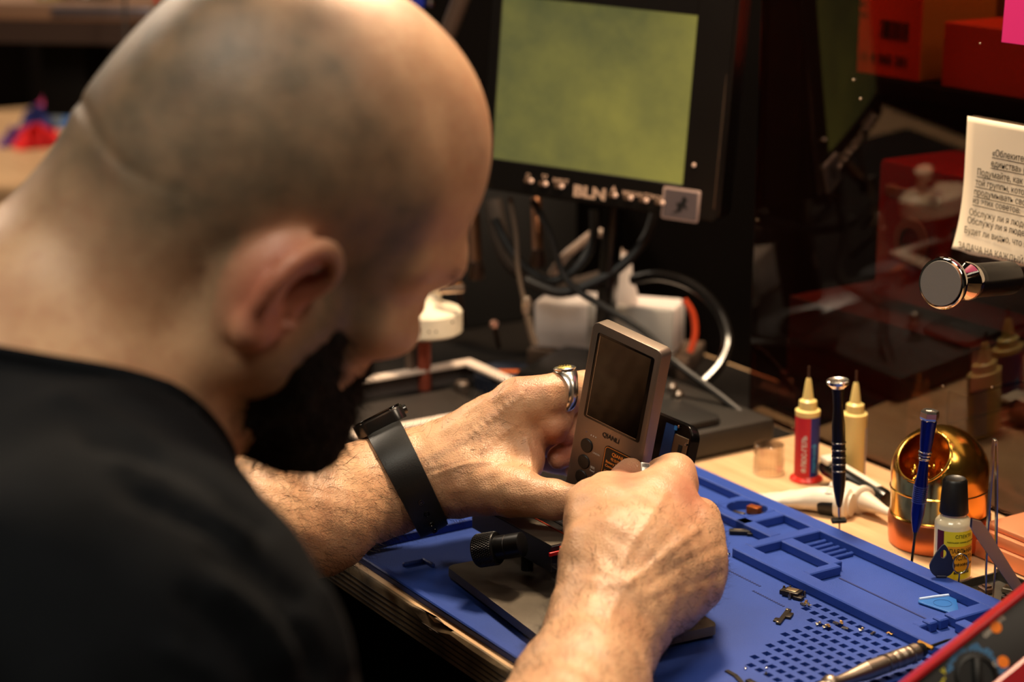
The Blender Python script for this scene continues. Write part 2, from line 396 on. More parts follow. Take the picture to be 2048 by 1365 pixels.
def build_head():
    NB = np.array(P(70, 640, 1.0)); 
    lo = np.array([-.42, .78, .90]); hi = np.array([.06, 1.20, 1.27])
    f = Field(lo, hi, .0022)
    I3 = HR
    def E(c, r, k=.012, op='add', rot=None):
        R = I3 if rot is None else I3@np.array(rot)
        f.ell(HP(*c), R, np.array(r)*HS, k, op)
    def C(a, ra, b, rb, k=.008, op='add'): f.cone(HP(*a), ra*HS, HP(*b), rb*HS, k, op)
    E((-.004, 0, .0), (.099, .077, .086))
    E((-.026, 0, -.012), (.069, .072, .068), .02)
    E((.036, 0, -.004), (.062, .064, .072), .02)
    E((.044, 0, -.062), (.047, .058, .068), .03)
    C((.085, -.034, -.030), .013, (.092, 0, -.034), .012, .014); C((.085, .034, -.030), .013, (.092, 0, -.034), .012, .014)
    C((.060, -.056, -.030), .010, (.085, -.034, -.028), .013, .014); C((.060, .056, -.030), .010, (.085, .034, -.028), .013, .014)
    for s in (-1, 1):
        E((.064, s*.046, -.070), (.026, .018, .016), .018)
        E((.098, s*.033, -.048), (.017, .019, .012), .010, 'sub')
        E((.078, s*.033, -.049), (.0125, .0135, .0125), .003)
        C((.012, s*.062, -.078), .016, (.000, s*.060, -.100), .016, .02)
        C((.000, s*.060, -.098), .018, (.052, s*.034, -.130), .018, .022)
        C((.050, s*.034, -.126), .018, (.070, 0, -.128), .019, .022)
        C((.088, s*.002, -.072), .010, (.090, s*.013, -.072), .0075, .006)
    C((.090, 0, -.042), .009, (.105, 0, -.066), .0110, .010)
    E((.054, 0, -.102), (.036, .034, .032), .02)
    C((.080, -.018, -.092), .0055, (.088, 0, -.090), .007, .006); C((.080, .018, -.092), .0055, (.088, 0, -.090), .007, .006)
    C((.078, -.016, -.101), .006, (.086, 0, -.103), .008, .006); C((.078, .016, -.101), .006, (.086, 0, -.103), .008, .006)
    E((.030, 0, -.115), (.050, .045, .030), .03)
    # ---- right ear, cupped outwards at its back rim
    ec = np.array([-.010, -.0755, -.064]); es_ = .77
    for sd in (-1, 1):
        def ep(a, u, o):
            ct, st_ = math.cos(math.radians(-12)), math.sin(math.radians(-12))
            a, u = a*ct-u*st_, a*st_+u*ct
            return (ec[0]+a*es_, sd*(.0735+o), ec[2]+u*.84)
        E(ep(-.008, .004, .006), (.0195, .0045, .030), .004, rot=[[math.cos(.55), sd*math.sin(.55)*-1, 0], [sd*math.sin(.55)*1, math.cos(.55), 0], [0, 0, 1]] if sd > 0 else [[math.cos(.55), math.sin(.55), 0], [-math.sin(.55), math.cos(.55), 0], [0, 0, 1]])
        E(ep(-.014, .004, .004), (.016, .012, .026), .005)
        E(ep(-.003, .004, .013), (.0125, .013, .0165), .003, 'sub')
        E(ep(.003, .020, .012), (.010, .010, .010), .003, 'sub')
        E(ep(.003, .002, .002), (.0065, .018, .008), .003, 'sub')
        hx = [(.008, .006, .004), (.013, .018, .006), (.012, .030, .008), (.000, .038, .011), (-.014, .035, .015), (-.024, .024, .020), (-.027, .008, .021), (-.023, -.008, .018), (-.015, -.020, .013)]
        pts = spline([ep(*q) for q in hx], 4)
        f.chain([(HP(*p), .0043*HS) for p in pts], .003)
        ax_ = spline([ep(*q) for q in [(-.004, .026, .010), (-.014, .020, .014), (-.017, .008, .015), (-.013, -.006, .013), (-.005, -.012, .011)]], 4)
        f.chain([(HP(*p), .0030*HS) for p in ax_], .003)
        E(ep(-.010, -.026, .012), (.0115, .0085, .0115), .004)
        C(ep(.008, .002, .003), .005, ep(.007, -.004, .006), .004, .004)
    # ---- neck and upper torso
    n1 = HP(-.030, 0, -.050); n2 = HP(.012, 0, -.105)
    NBk = np.array(P(168, 625, 1.02)); NFr = np.array(P(250, 820, 1.03))
    NB2 = np.array(P(-180, 815, .99)); NF2 = np.array(P(90, 1040, 1.0))
    f.chain([(np.array(P(350, 368, 1.01)), .060), (NBk, .055), (NB2, .070)], .03); f.cone(n1, .055, NBk, .05, .03)
    f.chain([(n2, .045), (NFr, .048), (NF2, .070)], .035)
    R = np.array([.537, -.844, 0])
    f.cone(NBk*.3+NB2*.7+R*.02, .055, NB2*.3+NF2*.7+R*.15+np.array([0, 0, -.02]), .05, .04)
    f.cone(NBk*.2+NB2*.8-R*.02+np.array([0, 0, -.02]), .052, NB2*.3+NF2*.7-R*.13+np.array([0, 0, -.085]), .045, .03)
    # sternomastoid and the fold at the nape
    f.cone(HP(-.02, -.060, -.065), .013, NFr+R*.035, .012, .02)
    fold = spline([P(160, 205, .97), P(180, 245, .97), P(205, 288, .945), P(247, 332, .93), P(300, 362, .93), P(380, 395, .93)], 6)
    V, Fc = f.mesh(); V = relax(V, Fc, 2, .5); N = vnormals(V, Fc)
    # crease pressed into the skin and a roll below it
    fp = np.array([list(p) for p in fold]); 
    pr = loc_proj(V); fq = loc_proj(fp)
    dd = np.sqrt(((pr[:, None, :2]-fq[None, :, :2])**2).sum(2)); j = dd.argmin(1); dm = dd.min(1)
    near = (N@np.array([0, -cp, sp]) > -.1)
    below = (pr[:, 1]-fq[j, 1])-(pr[:, 0]-fq[j, 0])*.7
    fade = np.clip(1-(j/len(fold)-.55)/.45, 0, 1)
    V = V+N*((-.0014*np.exp(-(dm/13)**2))*near*fade)[:, None]
    V = relax(V, Fc, 1, .4)
    L = loc_head(V)
    # stubble on the sides and back; the crown and forehead are bare
    fx, lx, ux = L[:, 0], np.abs(L[:, 1]), L[:, 2]
    wob = .007*vnoise(V, 25, 3)
    # hairline: behind the temples, under the crown
    side = np.clip((.050-ux-.20*(fx+.05)*0+wob-.028*np.clip(fx/.05, -1, 1))/.028, 0, 1)*np.clip((.066-fx+wob*.6)/.018, 0, 1)
    lowb = np.clip((ux+.120+wob)/.07+np.clip((fx+.02)/.04, 0, 1)*1.2, 0, 1)
    ear = np.exp(-(((fx+.018)/.024)**2+((ux+.061)/.034)**2)**2)*(lx > .070)
    front = np.clip(1-(fx-.012)/.02, 0, 1)+np.clip((.055-fx)/.012, 0, 1)*np.clip((ux+.13)/.03, 0, 1)
    stb = side*lowb*np.clip(front, 0, 1)*(1-np.clip(ear*1.4, 0, 1))
    neckfade = np.clip((ux+.15)/.06, 0, 1)
    sb = np.clip((lx-.045)/.01, 0, 1)*np.exp(-((fx-.036+.10*(ux+.05))/.019)**4)*np.clip((ux+.115)/.02, 0, 1)*np.clip((.02-ux)/.02, 0, 1)
    stb = np.maximum(stb*neckfade*.9, sb*(1-np.clip(ear*1.4, 0, 1)))
    red = np.clip(ear*1.2, 0, 1)*.75+.5*np.exp(-(((fx-.11)/.02)**2+(lx/.02)**2))
    col = np.stack([np.clip(stb*.95, 0, 1), np.clip(red, 0, 1), 0*stb, 0*stb+1], 1)
    return V, Fc, col
def loc_proj(V):
    V = np.asarray(V); x, y, z = V[:, 0], V[:, 1], V[:, 2]; d = y*cp+(CZ-z)*sp; u = -(CZ-z)*cp+y*sp
    return np.stack([1024+x/d*F, 682.5-u/d*F, d], 1)
def pr_(px, py, d, r): return (np.array(P(px, py, d)), r*d/F)

# ---- left arm and hand (holds the tester from behind)
def build_left():
    f = Field((-.42, 1.02, .70), (.125, 1.47, .97), .0013)
    Cn = lambda a, b, k=.006, op='add': f.cone(*pr_(*a), *pr_(*b), k, op)
    ch = lambda pts, k=.006, op='add': f.chain([pr_(*p) for p in pts], k, op)
    # forearm: two bones side by side make an oval section
    ch([(300, 1050, 1.26, 120), (470, 1030, 1.30, 112), (610, 1005, 1.345, 98), (740, 972, 1.385, 78), (800, 958, 1.395, 74)], .02)
    ch([(330, 1090, 1.24, 105), (500, 1075, 1.29, 100), (640, 1048, 1.33, 90), (760, 985, 1.38, 72), (815, 968, 1.39, 68)], .02)
    # wrist into the palm
    ch([(800, 955, 1.395, 74), (850, 945, 1.395, 68), (905, 925, 1.395, 66)], .02)
    ch([(905, 915, 1.395, 58), (975, 862, 1.39, 52), (1040, 805, 1.385, 46)], .02)          # index metacarpal
    ch([(905, 925, 1.40, 60), (985, 885, 1.405, 52), (1045, 845, 1.41, 46)], .02)
    ch([(905, 935, 1.41, 60), (985, 910, 1.425, 52), (1035, 880, 1.43, 44)], .02)
    ch([(860, 958, 1.39, 60), (925, 968, 1.375, 55), (985, 975, 1.36, 50)], .016)           # thumb metacarpal
    ch([(985, 975, 1.36, 50), (1035, 985, 1.35, 44), (1085, 997, 1.345, 38)], .01)
    ch([(1085, 997, 1.345, 38), (1110, 1001, 1.343, 38), (1170, 1006, 1.34, 33), (1205, 1005, 1.335, 24)], .004)
    ch([(940, 930, 1.385, 56), (1000, 925, 1.385, 48), (1040, 915, 1.385, 36)], .02)
    ch([(1025, 830, 1.39, 48), (1048, 880, 1.39, 34), (1054, 925, 1.38, 24), (1052, 955, 1.365, 20)], .009)   # web, index to thumb
    # first finger: knuckle, past the ring, behind the tester
    ch([(1040, 805, 1.385, 46), (1085, 797, 1.385, 42), (1130, 785, 1.39, 38), (1175, 782, 1.40, 38)], .008)
    ch([(1175, 782, 1.40, 38), (1215, 800, 1.415, 34), (1240, 830, 1.42, 28)], .006)
    # folded flesh under it
    ch([(1085, 828, 1.385, 27), (1108, 852, 1.385, 26), (1120, 838, 1.39, 26)], .005)
    ch([(1080, 868, 1.395, 24), (1112, 866, 1.39, 22)], .005)
    # middle finger, curled: its pad shows
    f.chain([pr_(1085, 850, 1.42, 34), pr_(1180, 850, 1.44, 32)], .004)
    ch([(1176, 850, 1.43, 28), (1148, 842, 1.405, 26), (1134, 866, 1.398, 24)], .002)
    # ring finger and little finger below
    ch([(1060, 880, 1.45, 34), (1160, 890, 1.46, 30), (1190, 902, 1.44, 27)], .003)
    ch([(1190, 903, 1.435, 26), (1150, 902, 1.410, 27), (1118, 915, 1.402, 25)], .002)
    ch([(1040, 900, 1.47, 32), (1150, 930, 1.48, 26), (1190, 935, 1.46, 22), (1150, 940, 1.45, 20)], .003)
    # creases
    g = lambda pts, r=5, k=.0025: f.chain([(np.array(P(x, y, d)), r/F*d) for x, y, d in pts], k, 'sub')
    g([(1078, 905, 1.352), (1072, 870, 1.352), (1075, 835, 1.352), (1098, 818, 1.352)], 5, .003)
    g([(1050, 925, 1.350), (1062, 890, 1.350), (1064, 860, 1.350)], 3, .003)
    for x in (1078, 1087, 1096): g([(x, 968, 1.312), (x+9, 990, 1.306), (x+3, 1018, 1.309)], 2.2, .0012)
    V, Fc = f.mesh(); V = relax(V, Fc, 2, .5); N = vnormals(V, Fc)
    # tendons, veins, fine skin
    q = loc_proj(V); V = V+N*(.00035*vnoise(V, 60, 5)+.00006*vnoise(V, 400, 6))[:, None]
    def ridge(pts, w, h):
        nonlocal V
        pts = np.array([list(p)[:2] for p in spline([(x, y, 0) for x, y in pts], 10)])
        dd = np.sqrt(((q[:, None, :2]-pts[None])**2).sum(2)).min(1)
        V = V+N*(h*np.exp(-(dd/w)**2)*(N@np.array([0, -cp, sp]) > .15))[:, None]
    ridge([(850, 915), (930, 878), (1040, 790)], 9, .0009); ridge([(860, 935), (940, 915), (1030, 850)], 8, .0006)
    ridge([(870, 950), (930, 930), (985, 925)], 5, .0008); ridge([(900, 980), (980, 985), (1060, 1000)], 12, .0007)
    ridge([(1062, 940), (1060, 915), (1052, 880)], 4, .0012)
    rd = np.exp(-(((q[:, 0]-1130)/55)**2+((q[:, 1]-895)/50)**2))*.8+np.exp(-(((q[:, 0]-1055)/40)**2+((q[:, 1]-765)/22)**2))*.5
    rd = np.maximum(rd, np.clip((1.2*np.exp(-((q[:, 1]-930)/26)**2)*(q[:, 0] < 740)*(q[:, 0] > 400)*0), 0, 1))
    col = np.stack([0*rd, np.clip(rd, 0, 1), 0*rd, 0*rd+1], 1)
    return V, Fc, col

# ---- right arm and hand (holds the plug)
def build_right():
    f = Field((-.20, .66, .58), (.16, 1.33, .90), .0014)
    ch = lambda pts, k=.006, op='add': f.chain([pr_(*p) for p in pts], k, op)
    E_ = np.array([-.050, .86, .68]); S_ = np.array(P(190, 1310, .82))
    f.chain([(S_, .055), (E_*.5+S_*.5, .052), (E_, .044)], .02)
    f.chain([(E_, .046), (np.array(P(1085, 1560, 1.07)), .047), (np.array(P(1150, 1400, 1.145)), .032)], .02)
    ch([(1120, 1470, 1.10, 118), (1150, 1380, 1.14, 100), (1188, 1270, 1.185, 84), (1205, 1220, 1.20, 80)], .02)
    ch([(1150, 1480, 1.10, 118), (1180, 1380, 1.145, 96), (1215, 1290, 1.19, 84), (1235, 1230, 1.205, 78)], .02)
    # back of the hand
    ch([(1205, 1215, 1.205, 78), (1205, 1120, 1.225, 68), (1200, 1045, 1.265, 56)], .02)
    ch([(1230, 1215, 1.205, 76), (1275, 1110, 1.235, 66), (1330, 1010, 1.275, 52)], .02)
    ch([(1240, 1225, 1.205, 74), (1320, 1130, 1.235, 64), (1392, 1062, 1.265, 50)], .02)
    ch([(1245, 1228, 1.205, 70), (1330, 1160, 1.235, 60), (1398, 1122, 1.255, 47)], .02)
    ch([(1245, 1228, 1.207, 64), (1330, 1190, 1.235, 56), (1392, 1170, 1.25, 45)], .02)
    ch([(1250, 1130, 1.23, 70), (1260, 1050, 1.265, 62)], .03)
    # thumb: knuckle at the left, tip with the nail at the plug
    ch([(1200, 1045, 1.265, 56), (1186, 1014, 1.28, 43)], .02)
    ch([(1186, 1014, 1.28, 43), (1215, 993, 1.295, 34), (1235, 978, 1.305, 30)], .012)
    ch([(1235, 978, 1.305, 29), (1252, 956, 1.318, 27), (1262, 940, 1.323, 24)], .006)
    ch([(1235, 1010, 1.285, 40), (1290, 1000, 1.285, 44)], .02)
    # first finger, bent back on the plug
    ch([(1330, 1010, 1.275, 52), (1345, 968, 1.295, 43), (1350, 947, 1.305, 38)], .012)
    ch([(1350, 947, 1.305, 38), (1325, 952, 1.325, 33), (1302, 978, 1.33, 28)], .006)
    # the other three, folded under
    ch([(1392, 1062, 1.265, 50), (1398, 1040, 1.30, 40), (1360, 1020, 1.335, 34), (1320, 1040, 1.335, 30)], .006)
    ch([(1398, 1122, 1.255, 47), (1402, 1110, 1.295, 38), (1365, 1090, 1.325, 33), (1320, 1090, 1.32, 29)], .006)
    ch([(1392, 1170, 1.25, 45), (1392, 1160, 1.285, 35), (1355, 1140, 1.305, 31), (1315, 1135, 1.30, 27)], .006)
    g = lambda pts, r=5, k=.0025: f.chain([(np.array(P(x, y, d)), r/F*d) for x, y, d in pts], k, 'sub')
    V, Fc = f.mesh(); V = relax(V, Fc, 2, .5); N = vnormals(V, Fc); q = loc_proj(V)
    V = V+N*(.0004*vnoise(V, 55, 8)+.00006*vnoise(V, 380, 9))[:, None]
    def ridge(pts, w, h):
        nonlocal V
        pts = np.array([list(p)[:2] for p in spline([(x, y, 0) for x, y in pts], 10)])
        dd = np.sqrt(((q[:, None, :2]-pts[None])**2).sum(2)).min(1)
        V = V+N*(h*np.exp(-(dd/w)**2)*(N@np.array([0, -cp, sp]) > .0))[:, None]
    ridge([(1270, 1150), (1330, 1080), (1395, 1030)], 12, -.0006)       # hollows between the tendons
    ridge([(1300, 1170), (1370, 1125), (1440, 1092)], 9, -.0007)
    ridge([(1300, 1205), (1380, 1170), (1440, 1150)], 9, -.0005)
    ridge([(1240, 1130), (1290, 1050), (1330, 990)], 10, .0009); ridge([(1255, 1170), (1330, 1110), (1395, 1060)], 9, .0010)
    ridge([(1180, 1200), (1215, 1170), (1262, 1160)], 10, .0004); ridge([(1215, 1250), (1240, 1190), (1262, 1160), (1300, 1100)], 9, .0005)
    ridge([(1160, 1150), (1200, 1152), (1240, 1165)], 7, -.0003)
    rd = np.exp(-(((q[:, 0]-1385)/45)**2+((q[:, 1]-985)/60)**2))*.6+np.exp(-(((q[:, 0]-1250)/30)**2+((q[:, 1]-950)/30)**2))*.5
    col = np.stack([0*rd, np.clip(rd, 0, 1), 0*rd, 0*rd+1], 1)
    return V, Fc, col

def join_parts(parts):
    Vs, Fs, Cs, o = [], [], [], 0
    for V, Fc, c in parts: Vs.append(V); Fs.append(Fc+o); Cs.append(c); o += len(V)
    return np.concatenate(Vs), np.concatenate(Fs), np.concatenate(Cs)
pH, pL, pR = build_head(), build_left(), build_right()
Vb, Fb, Cb = join_parts([pH, pL, pR])
ORG = Vector((-.33, .86, 0))
person = empty('person', ORG, 'bald bearded man in a black T-shirt bent over the workbench', 'person')
me = npmesh('body', Vb-np.array(ORG), Fb)
ca = me.color_attributes.new('stubble', 'FLOAT_COLOR', 'POINT'); ca.data.foreach_set('color', Cb.astype(np.float32).ravel())
link('body', me, SKIN, person)

# ---- T-shirt
def build_shirt():
    f = Field((-.78, .46, .42), (.14, 1.36, 1.12), .0052)
    Rr = np.array([.537, -.844, 0]); Bn = np.array([.844, .537, 0])
    T1 = np.array(P(-120, 1010, .98)); T2 = T1-Bn*.10+np.array([0, 0, -.30])
    f.ell(T1+np.array([0, 0, -.04])-Bn*.03, np.stack([Bn, Rr, [0, 0, 1]], 1), (.115, .19, .13), .03)
    f.cone(T1-Rr*.08+np.array([0, 0, -.05]), .12, T2-Rr*.08, .13, .04); f.cone(T1+Rr*.08+np.array([0, 0, -.05]), .12, T2+Rr*.08, .13, .04)
    NBk = np.array(P(168, 625, 1.02)); NFr = np.array(P(250, 820, 1.03)); NB2 = np.array(P(-180, 815, .99)); NF2 = np.array(P(90, 1040, 1.0))
    f.chain([(NBk, .059), (NB2, .078)], .04); f.chain([(NFr, .056), (NF2, .078)], .04)
    S_ = np.array(P(190, 1310, .82)); E_ = np.array([-.050, .86, .68])
    SL = S_-Rr*.36+np.array([0, 0, .0])
    f.chain([(np.array(P(140, 995, .97)), .057), (np.array(P(180, 1135, .90)), .062), (S_, .073)], .05)
    f.chain([(S_, .075), (S_*.62+E_*.38, .066), (S_*.40+E_*.60, .062)], .03)
    EL = np.array(P(330, 1070, 1.245))
    f.chain([(np.array(P(60, 900, 1.05)), .06), (SL, .07), (SL*.5+EL*.5, .064)], .04)
    f.cone(S_+np.array([0, 0, -.02]), .09, S_-Bn*.08+np.array([0, 0, -.30])-Rr*.08, .11, .05)
    # hollow neck opening
    nk = [P(-160, 640, .905), P(0, 712, .905), P(110, 728, .90), P(205, 752, .90), P(290, 790, .91), P(350, 835, .93), P(400, 885, .96), P(432, 925, 1.0)]
    V, Fc = f.mesh(); V = relax(V, Fc, 2, .5); N = vnormals(V, Fc); q = loc_proj(V)
    # folds fanning out from the armpit and along the sleeve
    def fold(pts, w, h, sgn=.0):
        nonlocal V
        pts = np.array([list(p)[:2] for p in spline([(x, y, 0) for x, y in pts], 8)])
        dd = np.sqrt(((q[:, None, :2]-pts[None])**2).sum(2)).min(1)
        V = V+N*(h*np.exp(-(dd/w)**2)*(N@np.array([0, -cp, sp]) > sgn))[:, None]
    fold([(180, 870), (330, 900), (450, 975), (530, 1050)], 16, -.006); fold([(230, 930), (380, 985), (500, 1075)], 15, .005)
    fold([(260, 990), (400, 1040), (520, 1130), (600, 1200)], 16, -.006); fold([(110, 800), (250, 845), (360, 910), (440, 990)], 15, .004)
    fold([(420, 1110), (520, 1170), (600, 1260), (640, 1340)], 16, -.006); fold([(440, 1180), (520, 1240), (580, 1330)], 17, .006)
    fold([(370, 1200), (470, 1280), (540, 1380)], 16, -.005); fold([(330, 1300), (430, 1350), (470, 1400)], 16, .004)
    fold([(640, 1180), (675, 1260), (690, 1340)], 12, .004)
    V = V+N*(.0022*vnoise(V, 7, 11)+.0012*vnoise(V, 18, 12))[:, None]
    return V, Fc, nk
Vs, Fs, nk = build_shirt()
# neckline: drop the faces on the neck side of the collar plane
qs = loc_proj(Vs)
def front(px, py):
    m = np.hypot(qs[:, 0]-px, qs[:, 1]-py) < 16; i = np.where(m)[0]; return Vs[i[qs[i, 2].argmin()]] if len(i) else np.array(P(px, py, .93))
pA, pB, pC = np.array(P(-100, 722, .93)), np.array(P(215, 770, .93)), np.array(P(440, 930, 1.02))
nrm = np.cross(pB-pA, pC-pA); nrm /= np.linalg.norm(nrm)
if nrm@(np.array(H0)-pB) < 0: nrm = -nrm
nc = np.array(P(60, 800, 1.0)); nx = np.array(H0)-nc; nx /= np.linalg.norm(nx)
_w = Vs-nc; rad_ = np.linalg.norm(_w-(_w@nx)[:, None]*nx, axis=1)
keep = (((Vs-pB)@nrm)[Fs].max(1) < .0) | (rad_[Fs].max(1) > .128)
used = np.unique(Fs[keep]); remap = np.full(len(Vs), -1); remap[used] = np.arange(len(used))
me = npmesh('t_shirt', Vs[used]-np.array(ORG), remap[Fs[keep]])
# snap the rim to the plane
CLOTH = mat('black_cotton', (.058, .066, .078), .9, noise=.3, nscale=30, bump=.5, bscale=900, spec=.08)
sh = link('t_shirt', me, CLOTH, person); sh['label'] = 'black cotton T-shirt'
bm = bmesh.new(); bm.from_mesh(me)
for v in bm.verts:
    if v.is_boundary:
        dd_ = (v.co+ORG-Vector(pB)).dot(Vector(nrm)); v.co -= Vector(nrm)*(dd_ if abs(dd_) < .009 else 0)
bm.to_mesh(me)
rim = [v.co.copy() for v in bm.verts if v.is_boundary]; bm.free()
# ribbed collar: a band along the rim
ctr = sum(rim, Vector())/len(rim); e1 = (rim[0]-ctr).normalized(); e2 = Vector(nrm).cross(e1)
rim.sort(key=lambda p: math.atan2((p-ctr).dot(e2), (p-ctr).dot(e1)))
rr_ = []
K = 72
for i in range(K):
    a0 = -PI+2*PI*i/K; best = [p for p in rim if abs((math.atan2((p-ctr).dot(e2), (p-ctr).dot(e1))-a0+PI) % (2*PI)-PI) < .16]
    if best: rr_.append(sum(best, Vector())/len(best))
b = MB(); ob = []
for o in (0, 1):
    pass
b.tube(rr_, .0042, 8, closed=True)
b.build('collar', CLOTH, person)

# ---- beard: a shaped mass with hair strands on it
def strands(name, base, nrm_, length, rad, parent, material, droop=None, curl=.35, seg=5, seed=1, label=None, jit=.4):
    r = np.random.default_rng(seed); n = len(base); L = length*(.55+.9*r.random(n))
    d = nrm_+r.normal(size=(n, 3))*jit
    if droop is not None: d = d+droop
    d /= np.linalg.norm(d, axis=1)[:, None]; p = base.copy(); rows = []
    side = np.cross(d, r.normal(size=(n, 3))); side /= np.linalg.norm(side, axis=1)[:, None]
    bend = r.normal(size=(n, 3))*curl
    for i in range(seg+1):
        w = rad*(1-i/seg*.85); t2 = np.cross(d, side)
        rows.append(np.stack([p+side*w, p-side*w*.5+t2*w*.87, p-side*w*.5-t2*w*.87], 1))
        p = p+d*(L/seg)[:, None]; d = d+bend/seg*1.6; d /= np.linalg.norm(d, axis=1)[:, None]
    A = np.stack(rows, 1).reshape(-1, 3); fc = []
    b0 = np.arange(n)*(seg+1)*3
    for i in range(seg):
        for k in range(3):
            k2 = (k+1) % 3; fc.append(np.stack([b0+i*3+k, b0+i*3+k2, b0+(i+1)*3+k2, b0+(i+1)*3+k], 1))
    me = npmesh(name, A, np.concatenate(fc)); o = link(name, me, material, parent); o['kind'] = 'stuff'
    if label: o['label'] = label
    return o
HAIR = mat('dark_hair', (.10, .07, .05), .6, spec=.3)
BEARD = mat('beard_hair', (.10, .078, .06), .8, noise=.3, nscale=120, bump=1, bscale=500, spec=.2)
def build_beard():
    f = Field(np.array(H0)+(-.14, -.14, -.25), np.array(H0)+(.20, .16, .05), .0024)
    def C(a, ra, b, rb, k=.010): f.cone(HP(*a), ra*HS, HP(*b), rb*HS, k)
    for s in (-1, 1):
        C((.034, s*.058, -.082), .010, (.022, s*.061, -.096), .015, .014)
        C((.018, s*.062, -.094), .015, (.030, s*.056, -.118), .020, .014)
        C((.012, s*.056, -.112), .016, (.060, s*.036, -.140), .024, .016)
        C((.060, s*.036, -.138), .022, (.072, 0, -.136), .023, .016)
        C((-.022, s*.048, -.116), .017, (.040, s*.034, -.140), .022, .016)
        C((.040, s*.052, -.104), .014, (.066, s*.034, -.112), .013, .012)
        C((.066, s*.034, -.114), .013, (.084, 0, -.118), .012, .012)
        C((.078, s*.026, -.088), .006, (.092, 0, -.083), .005, .006)
        C((.078, s*.026, -.088), .006, (.076, s*.028, -.108), .010, .006)
    f.ell(HP(.050, 0, -.138), HR, (.040, .046, .028), .02)
    V, Fc = f.mesh(); V = relax(V, Fc, 2, .5); N = vnormals(V, Fc)
    V = V+N*(.0014*vnoise(V, 45, 21)+.0008*vnoise(V, 140, 22))[:, None]
    return V, Fc, N
Vd, Fd, Nd = build_beard()
link('beard', npmesh('beard', Vd-np.array(ORG), Fd), BEARD, person)
r_ = np.random.default_rng(5); ii = r_.integers(0, len(Vd), 9000)
dn = np.array(HR@np.array([.35, 0, -.9]))
strands('beard_hair', Vd[ii]-np.array(ORG), Nd[ii], .010, .00018, person, BEARD, droop=dn*.9, curl=.7, seed=5)
# eyebrows
bp_, bn_ = [], []
for s in (-1, 1):
    for q in r_.random((260, 2)):
        bp_.append(HP(.100-.020*q[0]**1.5, s*(.012+.040*q[0]), -.024+.006*(q[1]-.5)-.004*q[0])); bn_.append(HR@np.array([.5, s*.8, .1]))
strands('eyebrow', np.array(bp_)-np.array(ORG), np.array(bn_), .008, .0002, person, HAIR, curl=.3, jit=.15, seed=6)

# ---- hair on the arms, rooted on the skin
def arm_hair(part, n, cond, seed, length, droop):
    V, Fc, _ = part; N = vnormals(V, Fc); q = loc_proj(V); ok = np.where(cond(q, V, N))[0]
    i = np.random.default_rng(seed).choice(ok, n); jr = np.random.default_rng(seed+1).normal(size=(n, 3))*.0006
    strands('arm_hair', V[i]+jr-N[i]*.0004-np.array(ORG), N[i]*.40, length, .00010, person, HAIR, droop=np.array(droop), curl=.9, jit=.35, seed=seed)
arm_hair(pL, 3600, lambda q, V, N: (q[:, 0] > 430) & (q[:, 0] < 985-.35*(q[:, 1]-860)) & (q[:, 1] < 1150), 31, .0125, (.75, .35, -.45))
arm_hair(pL, 260, lambda q, V, N: (q[:, 0] > 940) & (q[:, 0] < 1060) & (q[:, 1] < 990), 33, .006, (.5, .35, -.25))
arm_hair(pR, 5200, lambda q, V, N: (q[:, 1] > 1110) & (q[:, 1] < 1500), 35, .0080, (.1, .6, .0))
arm_hair(pR, 1500, lambda q, V, N: (q[:, 1] > 1010) & (q[:, 1] <= 1150) & (q[:, 0] > 1180), 37, .0055, (.2, .6, .0))

# ---- nails
NAIL = mat('fingernail', (.88, .72, .60), .30, spec=.6)
def nail(px, py, d, along, normal, w, l):
    Mx = frame(P(px, py, d)-ORG, along, normal.cross(along)); b = MB(); n = 7
    vs = [[b.bm.verts.new((x*l*(1-.12*abs(y)**3), y*w, -.28*w*y*y+.0002-.0002*abs(x))) for x in np.linspace(-.5, .5, n)] for y in np.linspace(-.5, .5, n)*1.0]
    for i in range(n-1):
        for j in range(n-1): b.bm.faces.new((vs[i][j], vs[i][j+1], vs[i+1][j+1], vs[i+1][j]))
    me = b.mesh('fingernail'); o = link('fingernail', me, NAIL, person); o.matrix_local = Mx
    md = o.modifiers.new('s', 'SOLIDIFY'); md.thickness = .0004
    return o

nail(1256, 938, 1.3135, P(1266, 925, 1.322)-P(1248, 955, 1.313), CAMV(-.30, -.45, -.85).normalized(), .0100, .0110)
nail(1130, 926, 1.402, P(1118, 930, 1.405)-P(1145, 920, 1.40), CAMV(-.05, .75, -.6).normalized(), .010, .010)
# ================================================================== THE REPAIR MAT
BLUE = mat('blue_silicone', (.155, .265, .58), .50, noise=.18, nscale=14, bump=.25, bscale=1200, spec=.35)
BLUEP = mat('blue_silicone_rim', (.15, .26, .58), .48, noise=.15, nscale=20, bump=.2, bscale=1200, spec=.35)
mm = empty('repair_mat', ABM(.96, .775, .75), 'blue silicone repair mat with raised rims, compartments and a grid of square holes', 'mat')
MI = ABM(.96, .775, .75).inverted() @ ABM(0, 0, .75)      # parts below are written in bench coordinates
def ml(b_, name, m=BLUEP, **k): return b_.build(name, m, mm, MI, **k)
def rim(b_, a0, a1, b0, b1, z1=.011, z0=.0039, bev=.0008): b_.box(-a1, -a0, b0, b1, z0, z1, bev, seg=1)
T0 = .004
